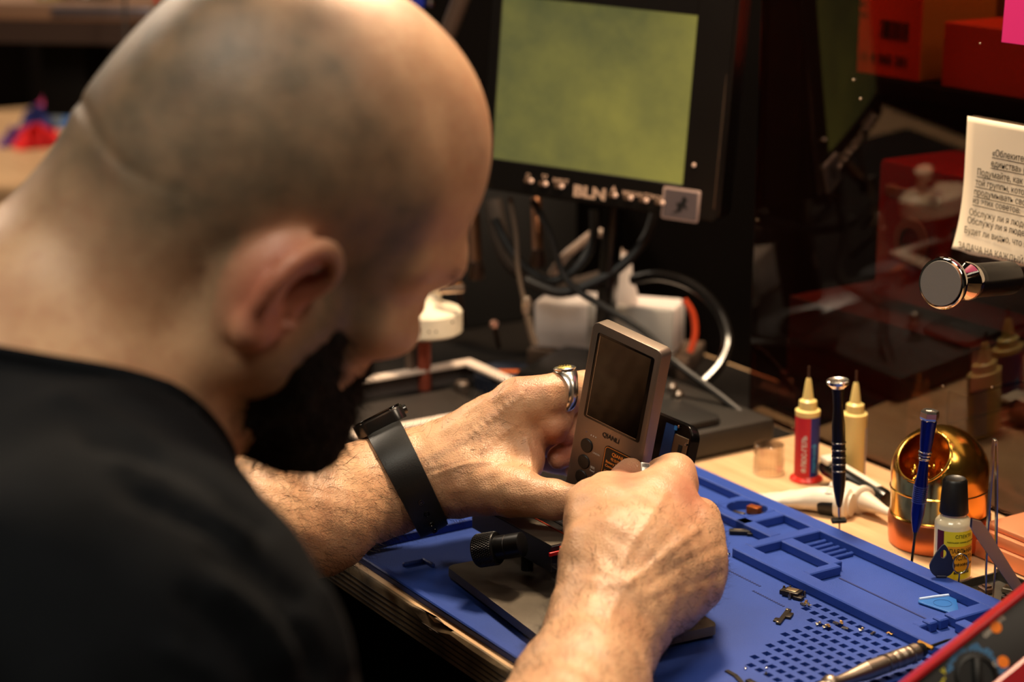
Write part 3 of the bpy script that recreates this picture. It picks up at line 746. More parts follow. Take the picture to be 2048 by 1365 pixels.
# floor of the mat as a lattice so that the square holes are real
b = MB(); pa, pb = .0084, .0097; ha, hb = .0027, .0024
holes = [(.9415-i*pa, .8335-j*pb) for j in range(0, 11) for i in range(0, 24) if i >= [1, 1, 3, 4, 4, 4, 5, 5, 6, 6, 7][j]-0+0 and .72 < .9415-i*pa]
aset = [.60, 1.196] ; bset = [.6185, .9305]
hs = {(round(x, 4), round(y, 4)) for x, y in holes}
for x, y in hs: aset += [x-ha, x+ha]; bset += [y-hb, y+hb]
aset = sorted({round(v, 5) for v in aset}); bset = sorted({round(v, 5) for v in bset})
ins = [[any(abs((aset[i]+aset[i+1])/2-x) < ha*.98 and abs((bset[j]+bset[j+1])/2-y) < hb*.98 for x, y in hs) for j in range(len(bset)-1)] for i in range(len(aset)-1)]
vt, vb = {}, {}
def vv(d, i, j, z):
    if (i, j) not in d: d[(i, j)] = b.bm.verts.new((-aset[i], bset[j], z))
    return d[(i, j)]
for i in range(len(aset)-1):
    for j in range(len(bset)-1):
        q = [(i, j), (i+1, j), (i+1, j+1), (i, j+1)]
        if not ins[i][j]: b.bm.faces.new([vv(vt, *k, T0) for k in q])
        else: b.bm.faces.new([vv(vb, *k, .0006) for k in q])
        nb = {0: (i, j-1), 1: (i+1, j), 2: (i, j+1), 3: (i-1, j)}
        for e in range(4):
            ni, nj = nb[e]; outer = not (0 <= ni < len(aset)-1 and 0 <= nj < len(bset)-1)
            if ins[i][j] and (outer or not ins[ni][nj]): b.bm.faces.new([vv(vt, *q[e], T0), vv(vt, *q[(e+1) % 4], T0), vv(vb, *q[(e+1) % 4], .0006), vv(vb, *q[e], .0006)])
            elif outer and not ins[i][j]: b.bm.faces.new([vv(vt, *q[e], T0), vv(vt, *q[(e+1) % 4], T0), vv(vb, *q[(e+1) % 4], .0006), vv(vb, *q[e], .0006)])
ml(b, 'mat_base', BLUE, smooth=False)
def rr(name, *boxes, **k):
    b_ = MB()
    for q in boxes: rim(b_, *q, **k)
    return ml(b_, name)
rr('back_rim', (.60, 1.196, .9165, .9305))
rr('left_rim', (1.182, 1.196, .6185, .9165))
rr('front_rim', (.60, 1.182, .6185, .6245), z1=.0058)
rr('hook_wall', (1.140, 1.143, .636, .652), (1.128, 1.143, .652, .6545), z1=.0070)
rr('tray_divider', (.60, 1.034, .8415, .8545))
rr('cross_wall', (1.026, 1.036, .8545, .9165)); rr('cross_wall', (1.066, 1.077, .8790, .9165)); rr('cross_wall', (1.108, 1.116, .8790, .9165))
rr('inner_wall', (1.036, 1.182, .8790, .8885)); rr('inner_wall', (.972, 1.026, .8795, .8900)); rr('cross_wall', (.9655, .9735, .8545, .8830))
rr('cross_wall', (.856, .8672, .8835, .9165))
rr('slot_block', (.8595, .8672, .8550, .8620)); rr('slot_block', (.8595, .8672, .8640, .8710)); rr('slot_block', (.8595, .8672, .8730, .8810))
rr('inner_wall', (.78, .853, .8790, .8880)); rr('cross_wall', (.78, .786, .8545, .9165))
for k in range(5): rr('rib', (.988+k*.0072, .9905+k*.0072, .8900, .9150), z1=.0072)
b = MB(); b.box(-.962, -.870, .8778, .8792, .0040, .0044); ml(b, 'groove', mat('groove_blue', (.06, .12, .36), .7))
for k in range(14): 
    b = MB(); b.box(-.981-.0027*k, -.9795-.0027*k, .8222, .8238, .0040, .0043); ml(b, 'ruler_mark', mat('groove_blue', None))
for k in range(14):
    b = MB(); b.box(-.945-.0024*k, -.9437-.0024*k, .8130, .8146, .0040, .0043); ml(b, 'ruler_mark', mat('groove_blue', None))
# rounded corners of the screw cup
b = MB()
for sx, sy in ((1, 1), (1, -1), (-1, 1), (-1, -1)):
    cx, cy = -1.0925, .9025; R_ = .013; ex, ey = cx+sx*.0155, cy+sy*.014
    arc = [(cx+sx*(.0155-R_)+sx*R_*math.cos(t), cy+sy*(.014-R_)+sy*R_*math.sin(t)) for t in np.linspace(0, PI/2, 8)]
    poly = [(ex, ey)]+arc; poly = poly if sx*sy > 0 else poly[::-1]
    b.prism(poly, .0039, .0109)
ml(b, 'cup_corner')

# ================================================================== CLAMP STAND
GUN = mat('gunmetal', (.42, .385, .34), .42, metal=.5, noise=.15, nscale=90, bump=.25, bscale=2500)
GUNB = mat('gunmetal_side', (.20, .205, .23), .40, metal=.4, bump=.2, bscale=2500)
BLK = mat('black_metal', (.075, .075, .08), .38, metal=.4)
BLKP = mat('black_plastic', (.05, .048, .048), .5); STEEL = mat('steel', (.62, .60, .57), .25, metal=1); CHROME = mat('chrome', (.85, .83, .80), .08, metal=1)
pc = (G(901, 1141, .762)+G(1426, 1247, .762))/2; pn = G(1146, 1327, .762)-G(901, 1141, .762)
SM = frame(Vector((pc.x, pc.y, .7545)), pn, UZ.cross(pn))
st = empty('clamp_stand', SM, 'dark grey metal clamp stand with knurled knob on the blue mat', 'clamp stand')
b = MB(); b.prism(rrect(.172, .110, .005), .0022, .0085, .0008); b.build('base_plate', GUN, st)
for x, y in ((-.075, -.045), (.075, -.045), (-.075, .045), (.075, .045)): b = MB(); b.lathe([(.005, 0), (.005, .0023)], 16, Matrix.Translation((x, y, 0))); b.build('rubber_foot', BLKP, st)
SI = SM.inverted()
# bar in bench axes
BZ0, BZ1 = .7755, .7945
barM = SI @ ABM(0, 0, 0)
b = MB(); b.box(-1.132, -1.031, .6865, .7055, BZ0, BZ1, .0006, seg=1); b.build('front_jaw', GUNB, st, barM)
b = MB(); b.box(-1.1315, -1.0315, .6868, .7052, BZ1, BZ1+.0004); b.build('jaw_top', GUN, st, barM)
b = MB(); b.box(-1.132, -1.035, .7065, .716, BZ0+.002, BZ1-.001, .0006, seg=1); b.build('sliding_jaw', BLK, st, barM)
b = MB(); b.box(-1.132, -1.031, .716, .745, BZ0, BZ1, .0008, seg=1); b.build('rear_jaw', GUNB, st, barM)
b = MB(); b.box(-1.131, -1.033, .7054, .7066, BZ1-.0015, BZ1+.0009, .0002, seg=1); o = b.build('jaw_lining', mat('copper_red', (.62, .22, .12), .4, metal=.3), st, barM); o['label'] = 'red jaw lining'
for aa, bb in ((1.072, .694), (1.10, .735)):
    b = MB(); b.lathe([(.0042, 0), (.0042, .020)], 20, Matrix.Translation((-aa, bb, .7625))); b.build('post', mat('dark_steel', (.20, .20, .20), .3, metal=.8), st, barM)
# knob on a horizontal screw
kM = barM @ Matrix.Translation((-1.085, .6868, .785)) @ Matrix.Rotation(PI/2, 4, 'X')
kdir = P(962, 1103, 1.33)-P(1035, 1092, 1.318)
b = MB(); b.lathe([(.0072, 0), (.0082, .0006), (.0082, .0105), (.0079, .0108), (.0079, .0112), (.0082, .0115), (.0082, .019), (.0068, .0195)], 36)
KM = SI @ frame(P(1040, 1090, 1.322), UZ.cross(kdir), kdir.cross(UZ.cross(kdir))); KM = SI @ (lambda z, o: (lambda x: Matrix((( x.x, z.cross(x).x, z.x, o.x), (x.y, z.cross(x).y, z.y, o.y), (x.z, z.cross(x).z, z.z, o.z), (0, 0, 0, 1))))(UZ.cross(z).normalized()))(kdir.normalized(), P(1046, 1089, 1.32))
b.build('screw_collar', BLK, st, KM)
b = MB(); prof = [(.0001, .0190), (.0108, .0190), (.0113, .0195), (.0113, .0335), (.0106, .0343), (.0001, .0343)]
b.lathe([(.0088, .0188), (.0106, .0190), (.0110, .0196), (.0110, .0336), (.0103, .0344), (.004, .0344), (.0001, .0344)], 40)
kn = b.build('knob', BLK, st, KM)
b = MB(); n = 44
for i in range(n):
    for k in range(9):
        t = 2*PI*(i+.5*(k % 2))/n; z = .0205+k*.00152
        p = [Vector((.0110*math.cos(t+dt), .0110*math.sin(t+dt), z+dz)) for dt, dz in ((-.062, 0), (0, -.0009), (.062, 0), (0, .0009))]; c = Vector((.01155*math.cos(t), .01155*math.sin(t), z))
        vs = [b.bm.verts.new(q) for q in p]; cv = b.bm.verts.new(c)
        for j in range(4): b.bm.faces.new((vs[j], vs[(j+1) % 4], cv))
b.build('knurling', BLK, kn, smooth=False)['kind'] = 'stuff'
# red clip on the jaw end
RED = mat('red_plastic', (.92, .05, .08), .35)
rc = empty('red_clip', ABM(1.0306, .6935, .7895), 'small bright red cross-shaped plastic clip on the end of the clamp bar', 'clip')
b = MB(); b.box(0, .0016, -.0095, .006, -.0014, .0014, .0005); b.box(0, .0026, -.0012, .0016, -.0045, .0040, .0005); b.box(.001, .003, .003, .0055, -.0035, .002, .0005)
b.build('clip_body', RED, rc)

# ================================================================== HANDHELD TESTER
u_, v_, n_ = CAMV(.746, .361, -.56), CAMV(-.142, .907, .396), CAMV(.651, -.216, .728)
DM = frame(P(1188, 642, 1.33), u_, -v_)           # x right, y up, z towards the viewer
dv = empty('tester', DM, 'grey metal handheld battery tester with a dark screen and round black buttons', 'tester')
DEVM = mat('champagne_metal', (.50, .445, .40), .34, metal=.75, bump=.12, bscale=4000)
b = MB(); b.prism([(x+.029, y-.065) for x, y in rrect(.058, .130, .0045)], -.0108, 0, .0008); b.build('case', DEVM, dv)
def scr_glass():
    return mat('tester_screen', (.010, .009, .008), .06, spec=.35)
b = MB(); b.prism([(x+.0290, y-.03745) for x, y in rrect(.0480, .0625, .0018)], -.0002, .00025, .0001); b.build('bezel', mat('bezel_black', (.015, .014, .013), .25), dv)
b = MB(); b.prism([(x+.0290, y-.0372) for x, y in rrect(.0428, .0590, .0004)], .0002, .0004); b.build('screen', scr_glass(), dv)
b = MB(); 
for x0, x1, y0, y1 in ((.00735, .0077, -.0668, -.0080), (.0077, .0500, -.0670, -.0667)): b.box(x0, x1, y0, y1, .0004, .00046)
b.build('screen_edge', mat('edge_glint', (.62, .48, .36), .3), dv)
for i, vv_ in enumerate((.0884, .1008, .1125)):
    b = MB(); b.lathe([(.0051, -.0003), (.0051, .0004), (.0046, .0009), (.0001, .0011)], 32, Matrix.Translation((.0118, -vv_, 0))); b.build('button', BLKP, dv)
INK = mat('dark_print', (.10, .08, .07), .5); ORG_ = mat('orange_print', (.93, .55, .20), .5); WHT = mat('white_print', (.80, .78, .75), .6)
def dt(body, x, v, size, m, sx=1, name='lettering', bold=0, z=.0003, al='LEFT'): return text(name, body, size, m, dv, Matrix.Translation((x, -v, z)), sx=sx, bold=bold, align=al)
dt('QIANLI', .0228, .0762, .0047, INK, .95, bold=.00005)
b = MB(); b.prism([(x+.0418, y-.1045) for x, y in rrect(.0300, .0470, .0030)], -.0001, .0003); b.build('sticker', mat('sticker_black', (.045, .035, .03), .45), dv)
b = MB(); o_ = rrect(.0288, .0458, .0026); i_ = rrect(.0280, .0450, .0023); nn = len(o_)
A_ = [b.bm.verts.new((x+.0418, y-.1045, .00034)) for x, y in o_]; B_ = [b.bm.verts.new((x+.0418, y-.1045, .00034)) for x, y in i_]
for i in range(nn): b.bm.faces.new((A_[i], A_[(i+1) % nn], B_[(i+1) % nn], B_[i]))
b.build('sticker_border', ORG_, dv)
dt('QIANLI', .0335, .0865, .0036, ORG_, .95, z=.00034, bold=.00008)
dt('电池检测', .0330, .0900, .0026, ORG_, 1.0, z=.00034); dt('Battery Data', .0295, .0930, .0026, ORG_, .95, z=.00034, bold=.00005); dt('Connecting', .0295, .0960, .0026, ORG_, .95, z=.00034, bold=.00005)
b = MB()
for y0 in (.0985, .1045):
    for q in ((.0295, .0525, y0, y0+.00025), (.0295, .0525, y0+.0045, y0+.00475), (.0295, .02975, y0, y0+.0047), (.05225, .0525, y0, y0+.0047)): b.box(q[0], q[1], -q[3], -q[2], .0003, .00036)
b.build('sticker_box', ORG_, dv)
dt('JMC Conn', .0305, .1023, .0028, WHT, .95, z=.00034, bold=.00005)
dt('UNION', .0178, .0915, .0018, WHT); dt('读取', .0178, .1025, .0020, WHT); dt('Read', .0178, .1048, .0020, WHT); dt('写入', .0178, .1145, .0020, WHT)
b = MB()
for k in range(3): b.lathe([(.00045, 0), (.00045, .0003), (.0001, .0004)], 10, Matrix.Translation((.0140+k*.0020, -.0795, 0)))
b.build('indicator', WHT, dv)
b = MB(); b.lathe([(.0006, 0), (.0006, .0002), (.0001, .0003)], 10, Matrix.Translation((.0095, -.0790, 0))); b.build('indicator', mat('lamp_dim', (.45, .38, .42), .4), dv)

# opened smartphone behind it
ph_n = (-BX+Vector((0, 0, .25))).normalized()
PHM = frame(P(1388, 858, 1.372), -AX, UZ-UZ.dot(ph_n)*ph_n)
ph = empty('smartphone', PHM, 'opened smartphone standing behind the tester with its inside showing', 'phone')
b = MB(); b.prism([(x-.0335, y-.050) for x, y in rrect(.067, .100, .010)], -.0075, -.0012, .0006); b.build('frame', mat('phone_frame', (.035, .03, .03), .25, metal=.4), ph)
b = MB(); o_ = rrect(.067, .100, .010); i_ = rrect(.0635, .0965, .0085); nn = len(o_)
for z0, z1 in ((-.0012, .0004),):
    vo0 = [b.bm.verts.new((x-.0335, y-.05, z0)) for x, y in o_]; vo1 = [b.bm.verts.new((x-.0335, y-.05, z1)) for x, y in o_]
    vi0 = [b.bm.verts.new((x-.0335, y-.05, z0)) for x, y in i_]; vi1 = [b.bm.verts.new((x-.0335, y-.05, z1)) for x, y in i_]
    for i in range(nn):
        j = (i+1) % nn
        for q in ((vo0[i], vo0[j], vo1[j], vo1[i]), (vo1[i], vo1[j], vi1[j], vi1[i]), (vi1[i], vi1[j], vi0[j], vi0[i])): b.bm.faces.new(q)
b.build('rim', mat('phone_frame', None), ph)
b = MB(); b.box(-.0310, -.0035, -.098, -.0085, -.0013, -.0005, .0003, seg=1); b.build('shield_plate', mat('tan_metal', (.58, .50, .40), .35, metal=.8, noise=.1), ph)
b = MB(); b.box(-.0125, -.0085, -.020, -.0145, -.0005, -.0002); b.build('camera_hole', BLKP, ph)
b = MB(); b.box(-.0305, -.0195, -.098, -.0035, -.0006, -.0001); b.build('blue_tape', mat('blue_film', (.05, .22, .46), .4), ph)
b = MB(); b.box(-.0205, -.0175, -.006, -.003, -.0004, .0003); b.build('blue_tab', mat('blue_tab', (.15, .45, .75), .4), ph)
for x, y in ((-.0045, -.0125), (-.006, -.0335), (-.016, -.0028)):
    b = MB(); b.lathe([(.0011, -.001), (.0011, .0004), (.0002, .0007)], 12, Matrix.Translation((x, y, 0))); b.build('screw', CHROME, ph)
b = MB(); b.lathe([(.0028, -.0005), (.0028, -.0003), (.0022, -.0002), (.0022, -.0004)], 24, Matrix.Translation((-.0175, -.0335, 0))); b.build('ring_mark', BLKP, ph)
b = MB(); b.box(-.0032, -.0022, -.060, -.028, -.0012, -.0003); b.build('gold_contact', mat('goldish', (.75, .55, .25), .3, metal=1), ph)

# plug in the right hand
pd = P(1291, 922, 1.306)-P(1283, 968, 1.298)
PM = frame(P(1290, 931, 1.312), pd.cross(CAMV(0, 0, 1)).cross(pd).cross(pd), pd); PM = frame(P(1290, 926, 1.304), CAMV(.93, .12, .35), pd)
pl = empty('charging_plug', PM, 'small white-tipped phone charging plug pinched in the right hand', 'plug')
b = MB(); b.box(-.0033, .0033, -.0100, 0, -.0008, .0008, .0006); b.build('metal_tip', mat('plug_metal', (.82, .80, .76), .3, metal=.6), pl)
b = MB(); 
for k in range(8): b.box(-.0025+k*.00066, -.0021+k*.00066, -.0034, -.0010, .0007, .00092)
b.build('contact', mat('contact_dark', (.20, .18, .16), .4), pl)
b = MB(); b.prism([(x, y) for x, y in rrect(.0085, .0050, .0018)], -.024, 0, 0, Matrix.Translation((0, -.0095, 0)) @ Matrix.Rotation(-PI/2, 4, 'X')); b.build('plug_body', BLKP, pl)
cp_pts = spline([PM @ Vector((0, -.030, 0)), P(1292, 1010, 1.33), P(1300, 1060, 1.335), P(1330, 1150, 1.325), P(1400, 1290, 1.26)+Vector((0, 0, -.0)), G(1470, 1400, .757)], 8)
b = MB(); b.tube([PM.inverted() @ p for p in cp_pts[:-8]], .0016, 8); 
b.bm.free()

# ================================================================== RING AND WATCH
rd = (P(1175, 782, 1.40)-P(1085, 797, 1.385)).normalized()
rc_ = P(1133, 783, 1.388); up_ = (CAMV(-.05, -1, -.12)-rd*CAMV(-.05, -1, -.12).dot(rd)).normalized()
RM = frame(rc_, rd.cross(up_)*-1, up_)       # z = along the finger, y = up
rg = empty('signet_ring', RM, 'silver signet ring with a round engraved face on the forefinger', 'ring')
b = MB(); n = 56; R1 = .0136
rows = []
for i in range(n):
    t = 2*PI*i/n; up = max(0, math.sin(t)); w = .0042+.0042*up**3; th = .0013+.0012*up**4
    rr_l = []
    for k in range(8):
        q = 2*PI*k/8; rr_l.append(b.bm.verts.new(((R1+th*.5+th*math.cos(q))*math.cos(t), (R1+th*.5+th*math.cos(q))*math.sin(t), w*math.sin(q)*.9-.002*(1-math.sin(t)))))
    rows.append(rr_l)
for i in range(n):
    for k in range(8): b.bm.faces.new((rows[i][k], rows[i][(k+1) % 8], rows[(i+1) % n][(k+1) % 8], rows[(i+1) % n][k]))
b.build('band', mat('silver', (.82, .80, .77), .24, metal=1), rg)
FT = Matrix.Translation((0, R1+.0016, 0)) @ Matrix.Rotation(-PI/2, 4, 'X')
b = MB(); b.lathe([(.0060, 0), (.0078, .0006), (.0080, .0013), (.0072, .0018), (.0066, .0014), (.0001, .0014)], 32, FT); b.build('bezel', mat('silver', None), rg)
b = MB(); b.lathe([(.0052, .0013), (.0052, .0020), (.0046, .0024), (.0001, .0026)], 28, FT)
for k in range(12): 
    t = 2*PI*k/12; b.lathe([(.0006, .0022), (.0005, .0029), (.0001, .003)], 8, FT @ Matrix.Translation((.0038*math.cos(t), .0038*math.sin(t), 0)))
b.build('engraved_face', mat('pale_gold', (.80, .72, .45), .25, metal=1, bump=.8, bscale=900), rg)

ta = (P(905, 902, 1.392)-P(740, 985, 1.386)).normalized()
e_u = CAMV(-.42, -.90, 0); e_u = (e_u-ta*e_u.dot(ta)).normalized()
WM = frame(P(814, 954, 1.394), ta, e_u)      # x along the arm, y up the wrist, z = x cross y
if (WM.to_3x3() @ Vector((0, 0, 1))).dot(CAMV(0, 0, 1)) > 0: WM = frame(P(814, 954, 1.394), -ta, e_u)
wa = empty('wristwatch', WM, 'black smartwatch with a rubber strap on the left wrist', 'watch')
RUB = mat('black_rubber', (.085, .082, .08), .45, bump=.1, bscale=900); 
ry, rz = .0300, .0265
_q = (np.c_[pL[0], np.ones(len(pL[0]))] @ np.array(WM.inverted()).T)[:, :3]; _s = _q[np.abs(_q[:, 0]) < .0125]
_a = np.arctan2(_s[:, 1], _s[:, 2]); _r = np.hypot(_s[:, 1], _s[:, 2]); _tb = np.linspace(-PI, PI, 73)[:-1]
RB = np.array([max([_r[(np.abs((_a-t+PI) % (2*PI)-PI) < .10) & (_r < .06)].max(initial=.02)]) for t in _tb]); RB = sum(np.roll(RB, k) for k in (-2, -1, 0, 1, 2))/5+.0006
def srad(t): return float(np.interp((t+PI) % (2*PI)-PI, np.r_[_tb, PI], np.r_[RB, RB[0]]))
ry = srad(PI/2)
def strap_pt(t, x, o=0): r = srad(t)+o; return Vector((x, r*math.sin(t), r*math.cos(t)))
b = MB(); n = 80; rows = []
for i in range(n+1):
    t = math.radians(118)+math.radians(304)*i/n; w = .0117+.0010*math.sin(t)
    rows.append([b.bm.verts.new(strap_pt(t, x, o)) for x, o in ((-w, 0), (-w*.97, .0018), (-w*.6, .0024), (w*.6, .0024), (w*.97, .0018), (w, 0))])
for p, q in zip(rows, rows[1:]):
    for k in range(6): b.bm.faces.new((p[k], p[(k+1) % 6], q[(k+1) % 6], q[k]))
b.bm.faces.new(rows[0]); b.bm.faces.new(rows[-1]); b.build('strap', RUB, wa)
sgn = -1
for k in range(5):
    t = math.radians(-22-13*k); c = strap_pt(t, 0, .0023); nr = Vector((0, math.sin(t), math.cos(t)))
    b = MB(); b.lathe([(.0022, .0000), (.0020, .0007), (.0015, .0007), (.0012, .0001), (.0001, .0001)], 20, frame(c, (1, 0, 0), nr.cross(Vector((1, 0, 0)))), cap=False); b.build('strap_hole', mat('hole_black', (.03, .03, .03), .12), wa)
b = MB(); b.prism(rrect(.037, .042, .009), -.0045, .0050, .002, Matrix.Translation((0, ry+.004, 0)) @ Matrix.Rotation(-PI/2, 4, 'X')); b.build('watch_case', mat('case_graphite', (.30, .29, .28), .22, metal=.9), wa)
b = MB(); b.prism(rrect(.0345, .0395, .008), .0048, .0062, .0008, Matrix.Translation((0, ry+.004, 0)) @ Matrix.Rotation(-PI/2, 4, 'X')); b.build('watch_glass', mat('watch_glass', (.01, .01, .01), .05, spec=.8), wa)
b = MB(); b.lathe([(.0032, 0), (.0032, .002), (.0026, .0024), (.0001, .0024)], 20, Matrix.Translation((.0185, ry+.0045, .006)) @ Matrix.Rotation(PI/2, 4, 'Y')); b.build('crown', mat('case_graphite', None), wa)
# ================================================================== TOOLS AND BOTTLES BY THE MAT
def upright(bx, by, tx, ty, z0, lean=0.0):
    """frame of a standing thing from its foot and head in view; returns frame (z up the thing) and its length"""
    p = G(bx, by, z0); d0 = p.y*cp+(CZ-p.z)*sp; L = math.hypot(bx-tx, by-ty)/F*d0/cp
    q = P(tx, ty, d0-L*sp+lean); ax = (q-p); L = ax.length; ax.normalize(); x = Vector((1, 0, 0)); x = (x-ax*x.dot(ax)).normalized(); y = ax.cross(x)
    M = Matrix((x, y, ax)).transposed().to_4x4(); M.translation = p; return M, L
NAVY = mat('navy_anodised', (.03, .10, .42), .25, metal=.6)
# black precision screwdriver
M_, L_ = upright(1679, 1062, 1676, 762, .755)
sd = empty('precision_screwdriver', M_, 'dark gunmetal precision screwdriver with a wide chrome cap stuck in the mat rim', 'screwdriver', 'screwdrivers stuck upright in the mat rim')
b = MB(); b.lathe([(.0006, 0), (.0008, .008), (.0011, .014), (.0011, .022)], 16); b.build('blade', STEEL, sd)
DG = mat('dark_anodised', (.13, .12, .14), .33, metal=.7)
b = MB(); s_ = L_/.112; b.lathe([(r, z*s_) for r, z in [(.0014, .018), (.0022, .020), (.0040, .030), (.0047, .036), (.0050, .045), (.0049, .066), (.0047, .0800), (.0040, .0860), (.0037, .092), (.0040, .101), (.0046, .1065)]], 32); b.build('handle', DG, sd)
b = MB()
for k in range(5): b.lathe([(.0050, (.0455+k*.0052)*s_-.0004), (.0053, (.0455+k*.0052)*s_), (.0053, (.0455+k*.0052)*s_+.0006), (.0050, (.0455+k*.0052)*s_+.0010)], 32, cap=False)
b.build('grip_ring', mat('grip_steel', (.45, .42, .40), .25, metal=1), sd)
b = MB(); b.lathe([(.0046, .1065*s_), (.0062, .1080*s_), (.0082, .1100*s_), (.0084, .1120*s_), (.0076, .1128*s_), (.0062, .1118*s_), (.0001, .1116*s_)], 36); b.build('swivel_cap', mat('cap_chrome', (.90, .87, .83), .24, metal=1), sd)
b = MB(); b.box(-.006, .005, -.0035, .003, .0065, .0095, .0008, seg=1); b.build('clip', BLK, sd)
# blue precision screwdriver
M_, L_ = upright(1823, 1128, 1861, 818, .755)
sd = empty('precision_screwdriver', M_, 'blue aluminium precision screwdriver with a hexagonal chrome cap stuck in the mat rim', 'screwdriver', 'screwdrivers stuck upright in the mat rim')
s_ = L_/.112
b = MB(); b.lathe([(.0010, 0), (.0010, .020), (.0018, .0245)], 16); b.build('blade', mat('dark_steel', None), sd)
b = MB(); b.lathe([(r, z*s_) for r, z in [(.0020, .0235), (.0036, .030), (.0046, .037), (.0048, .046), (.0046, .058), (.0036, .066), (.0033, .073), (.0036, .080), (.0045, .088), (.0050, .096), (.0054, .1035)]], 36); b.build('handle', NAVY, sd)
b = MB(); n = 30
for i in range(n):
    for k in range(9):
        t = 2*PI*(i+.5*(k % 2))/n; z = (.0455+k*.0014)*s_
        b.box(.0046, .0051, -.0003, .0003, z-.0004, z+.0004, M=Matrix.Rotation(t, 4, 'Z'))
b.build('knurling', mat('knurl_blue', (.45, .50, .72), .3, metal=.9), sd)['kind'] = 'stuff'
b = MB()
for k in range(3): b.lathe([(.0037, (.0755+k*.0024)*s_), (.0041+k*.0003, (.0760+k*.0024)*s_), (.0041+k*.0003, (.0768+k*.0024)*s_), (.0037, (.0772+k*.0024)*s_)], 32, cap=False)
b.build('grip_ring', mat('silver', None), sd)
b = MB(); b.lathe([(.0050, .1030*s_), (.0062, .1045*s_), (.0066, .1060*s_), (.0066, .1095*s_), (.0060, .1108*s_), (.0042, .1108*s_), (.0038, .1100*s_), (.0001, .1100*s_)], 6); b.build('swivel_cap', mat('cap_chrome', None), sd, smooth=False)

# upright tweezers with the points in the rim
M_, L_ = upright(1979, 1196, 1990, 880, .757)
tw = empty('tweezers', M_, 'slim dark steel tweezers standing points down in the mat rim', 'tweezers')
for s in (-1, 1):
    b = MB(); pts = [Vector((s*x, 0, z*L_)) for x, z in ((.0024, 0), (.0029, .15), (.0031, .35), (.0024, .6), (.0014, .85), (.0007, 1.0))]
    wd = [.0004, .0009, .0019, .0028, .0034, .0030]; rows = []
    for p, w in zip(pts, wd): rows.append([b.bm.verts.new(p+Vector((dx, dy*w, 0))) for dx, dy in ((-.0005, -1), (.0005, -1), (.0005, 1), (-.0005, 1))])
    for p, q in zip(rows, rows[1:]):
        for k in range(4): b.bm.faces.new((p[k], p[(k+1) % 4], q[(k+1) % 4], q[k]))
    b.bm.faces.new(rows[0]); b.bm.faces.new(rows[-1]); b.build('arm', STEEL, tw, smooth=False)
b = MB(); b.box(-.0012, .0012, -.003, .003, L_*.97, L_*1.004, .0006); b.build('joint', STEEL, tw)
# leaning flat tweezers / spatula
pa_, pb_ = P(1946, 1040, 1.255), P(2062, 1216, 1.30); tz = (pa_-pb_).normalized(); tx_ = CAMV(.84, -.54, 0.1)
SPM = frame(pb_, tz.cross(CAMV(0, 0, -1)).normalized()*1, tz)
L2 = (pa_-pb_).length
sp_ = empty('flat_tweezers', SPM, 'wide brown-steel tweezers with a rounded tip leaning over the mat corner', 'tweezers')
BRS = mat('brown_steel', (.66, .55, .44), .45, metal=.8)
def leaf(w, z, dz=0):
    b_ = MB(); rows = []
    for k in range(17):
        t = k/16; y = t*L2; ww = w*(1 if t < .88 else math.sqrt(max(0, 1-((t-.88)/.12)**2))*1+0.0001)*(0.72+.28*min(1, t*1.3))
        rows.append([b_.bm.verts.new((s*ww, y, z+dz*(1-t)+.0000+h)) for s, h in ((-1, 0), (1, 0), (1, -.0009), (-1, -.0009))])
    for p, q in zip(rows, rows[1:]):
        for k in range(4): b_.bm.faces.new((p[k], p[(k+1) % 4], q[(k+1) % 4], q[k]))
    b_.bm.faces.new(rows[0]); b_.bm.faces.new(rows[-1]); return b_
leaf(.0042, 0).build('arm', BRS, sp_, ang=50); leaf(.0040, -.0022, -.0022).build('arm', mat('steel_blue_reflection', (.16, .16, .30), .25, metal=.9), sp_, ang=50)  # lower arm has the dark blue reflection put into its colour

# dark teardrop key and eject pin standing on the rim
M_, L_ = upright(1882, 1156, 1888, 1090, .761)
fb = empty('key_fob', M_, 'dark teardrop-shaped tag with a hole standing on the rim before the acid bottle', 'tag')
b = MB(); o_ = []; n = 40
for i in range(n):
    t = 2*PI*i/n; r = .0086; x = r*math.sin(t); y = -r*math.cos(t)
    if y > 0: x *= (1-.56*(y/r)**1.1); y *= 1.75
    o_.append((x, y+.0088))
h_ = [(.0021*math.sin(2*PI*i/n), .0172-.0031*math.cos(2*PI*i/n)) for i in range(n)]
for z0, z1, w in ((-.0009, .0009, 0),):
    A0 = [b.bm.verts.new((x, z0, y)) for x, y in o_]; A1 = [b.bm.verts.new((x, z1, y)) for x, y in o_]; H0_ = [b.bm.verts.new((x, z0, y)) for x, y in h_]; H1_ = [b.bm.verts.new((x, z1, y)) for x, y in h_]
    for i in range(n):
        j = (i+1) % n
        for q in ((A0[i], A0[j], A1[j], A1[i]), (H0_[i], H1_[i], H1_[j], H0_[j]), (A0[i], H0_[i], H0_[j], A0[j]), (A1[i], A1[j], H1_[j], H1_[i])): b.bm.faces.new(q)
b.build('tag_body', mat('slate_metal', (.19, .20, .27), .4, metal=.5), fb)
b = MB(); b.box(-.0035, .0035, -.0014, .0014, -.0004, .0018, .0004, seg=1); b.build('foot', mat('slate_metal', None), fb)
M_, L_ = upright(1917, 1168, 1924, 1105, .758)
ej = empty('eject_pin', M_, 'thin steel wire ring of a card-eject pin stuck in the rim', 'pin')
b = MB(); b.tube([(0, 0, 0), (0, 0, .0075)], .0006, 8); b.build('pin', STEEL, ej)
b = MB(); b.tube([(.0052*math.sin(t)*1, 0, .0143-.0070*math.cos(t)) for t in np.linspace(0, 2*PI, 30)[:-1]], .0005, 8, closed=True); b.build('loop', STEEL, ej)

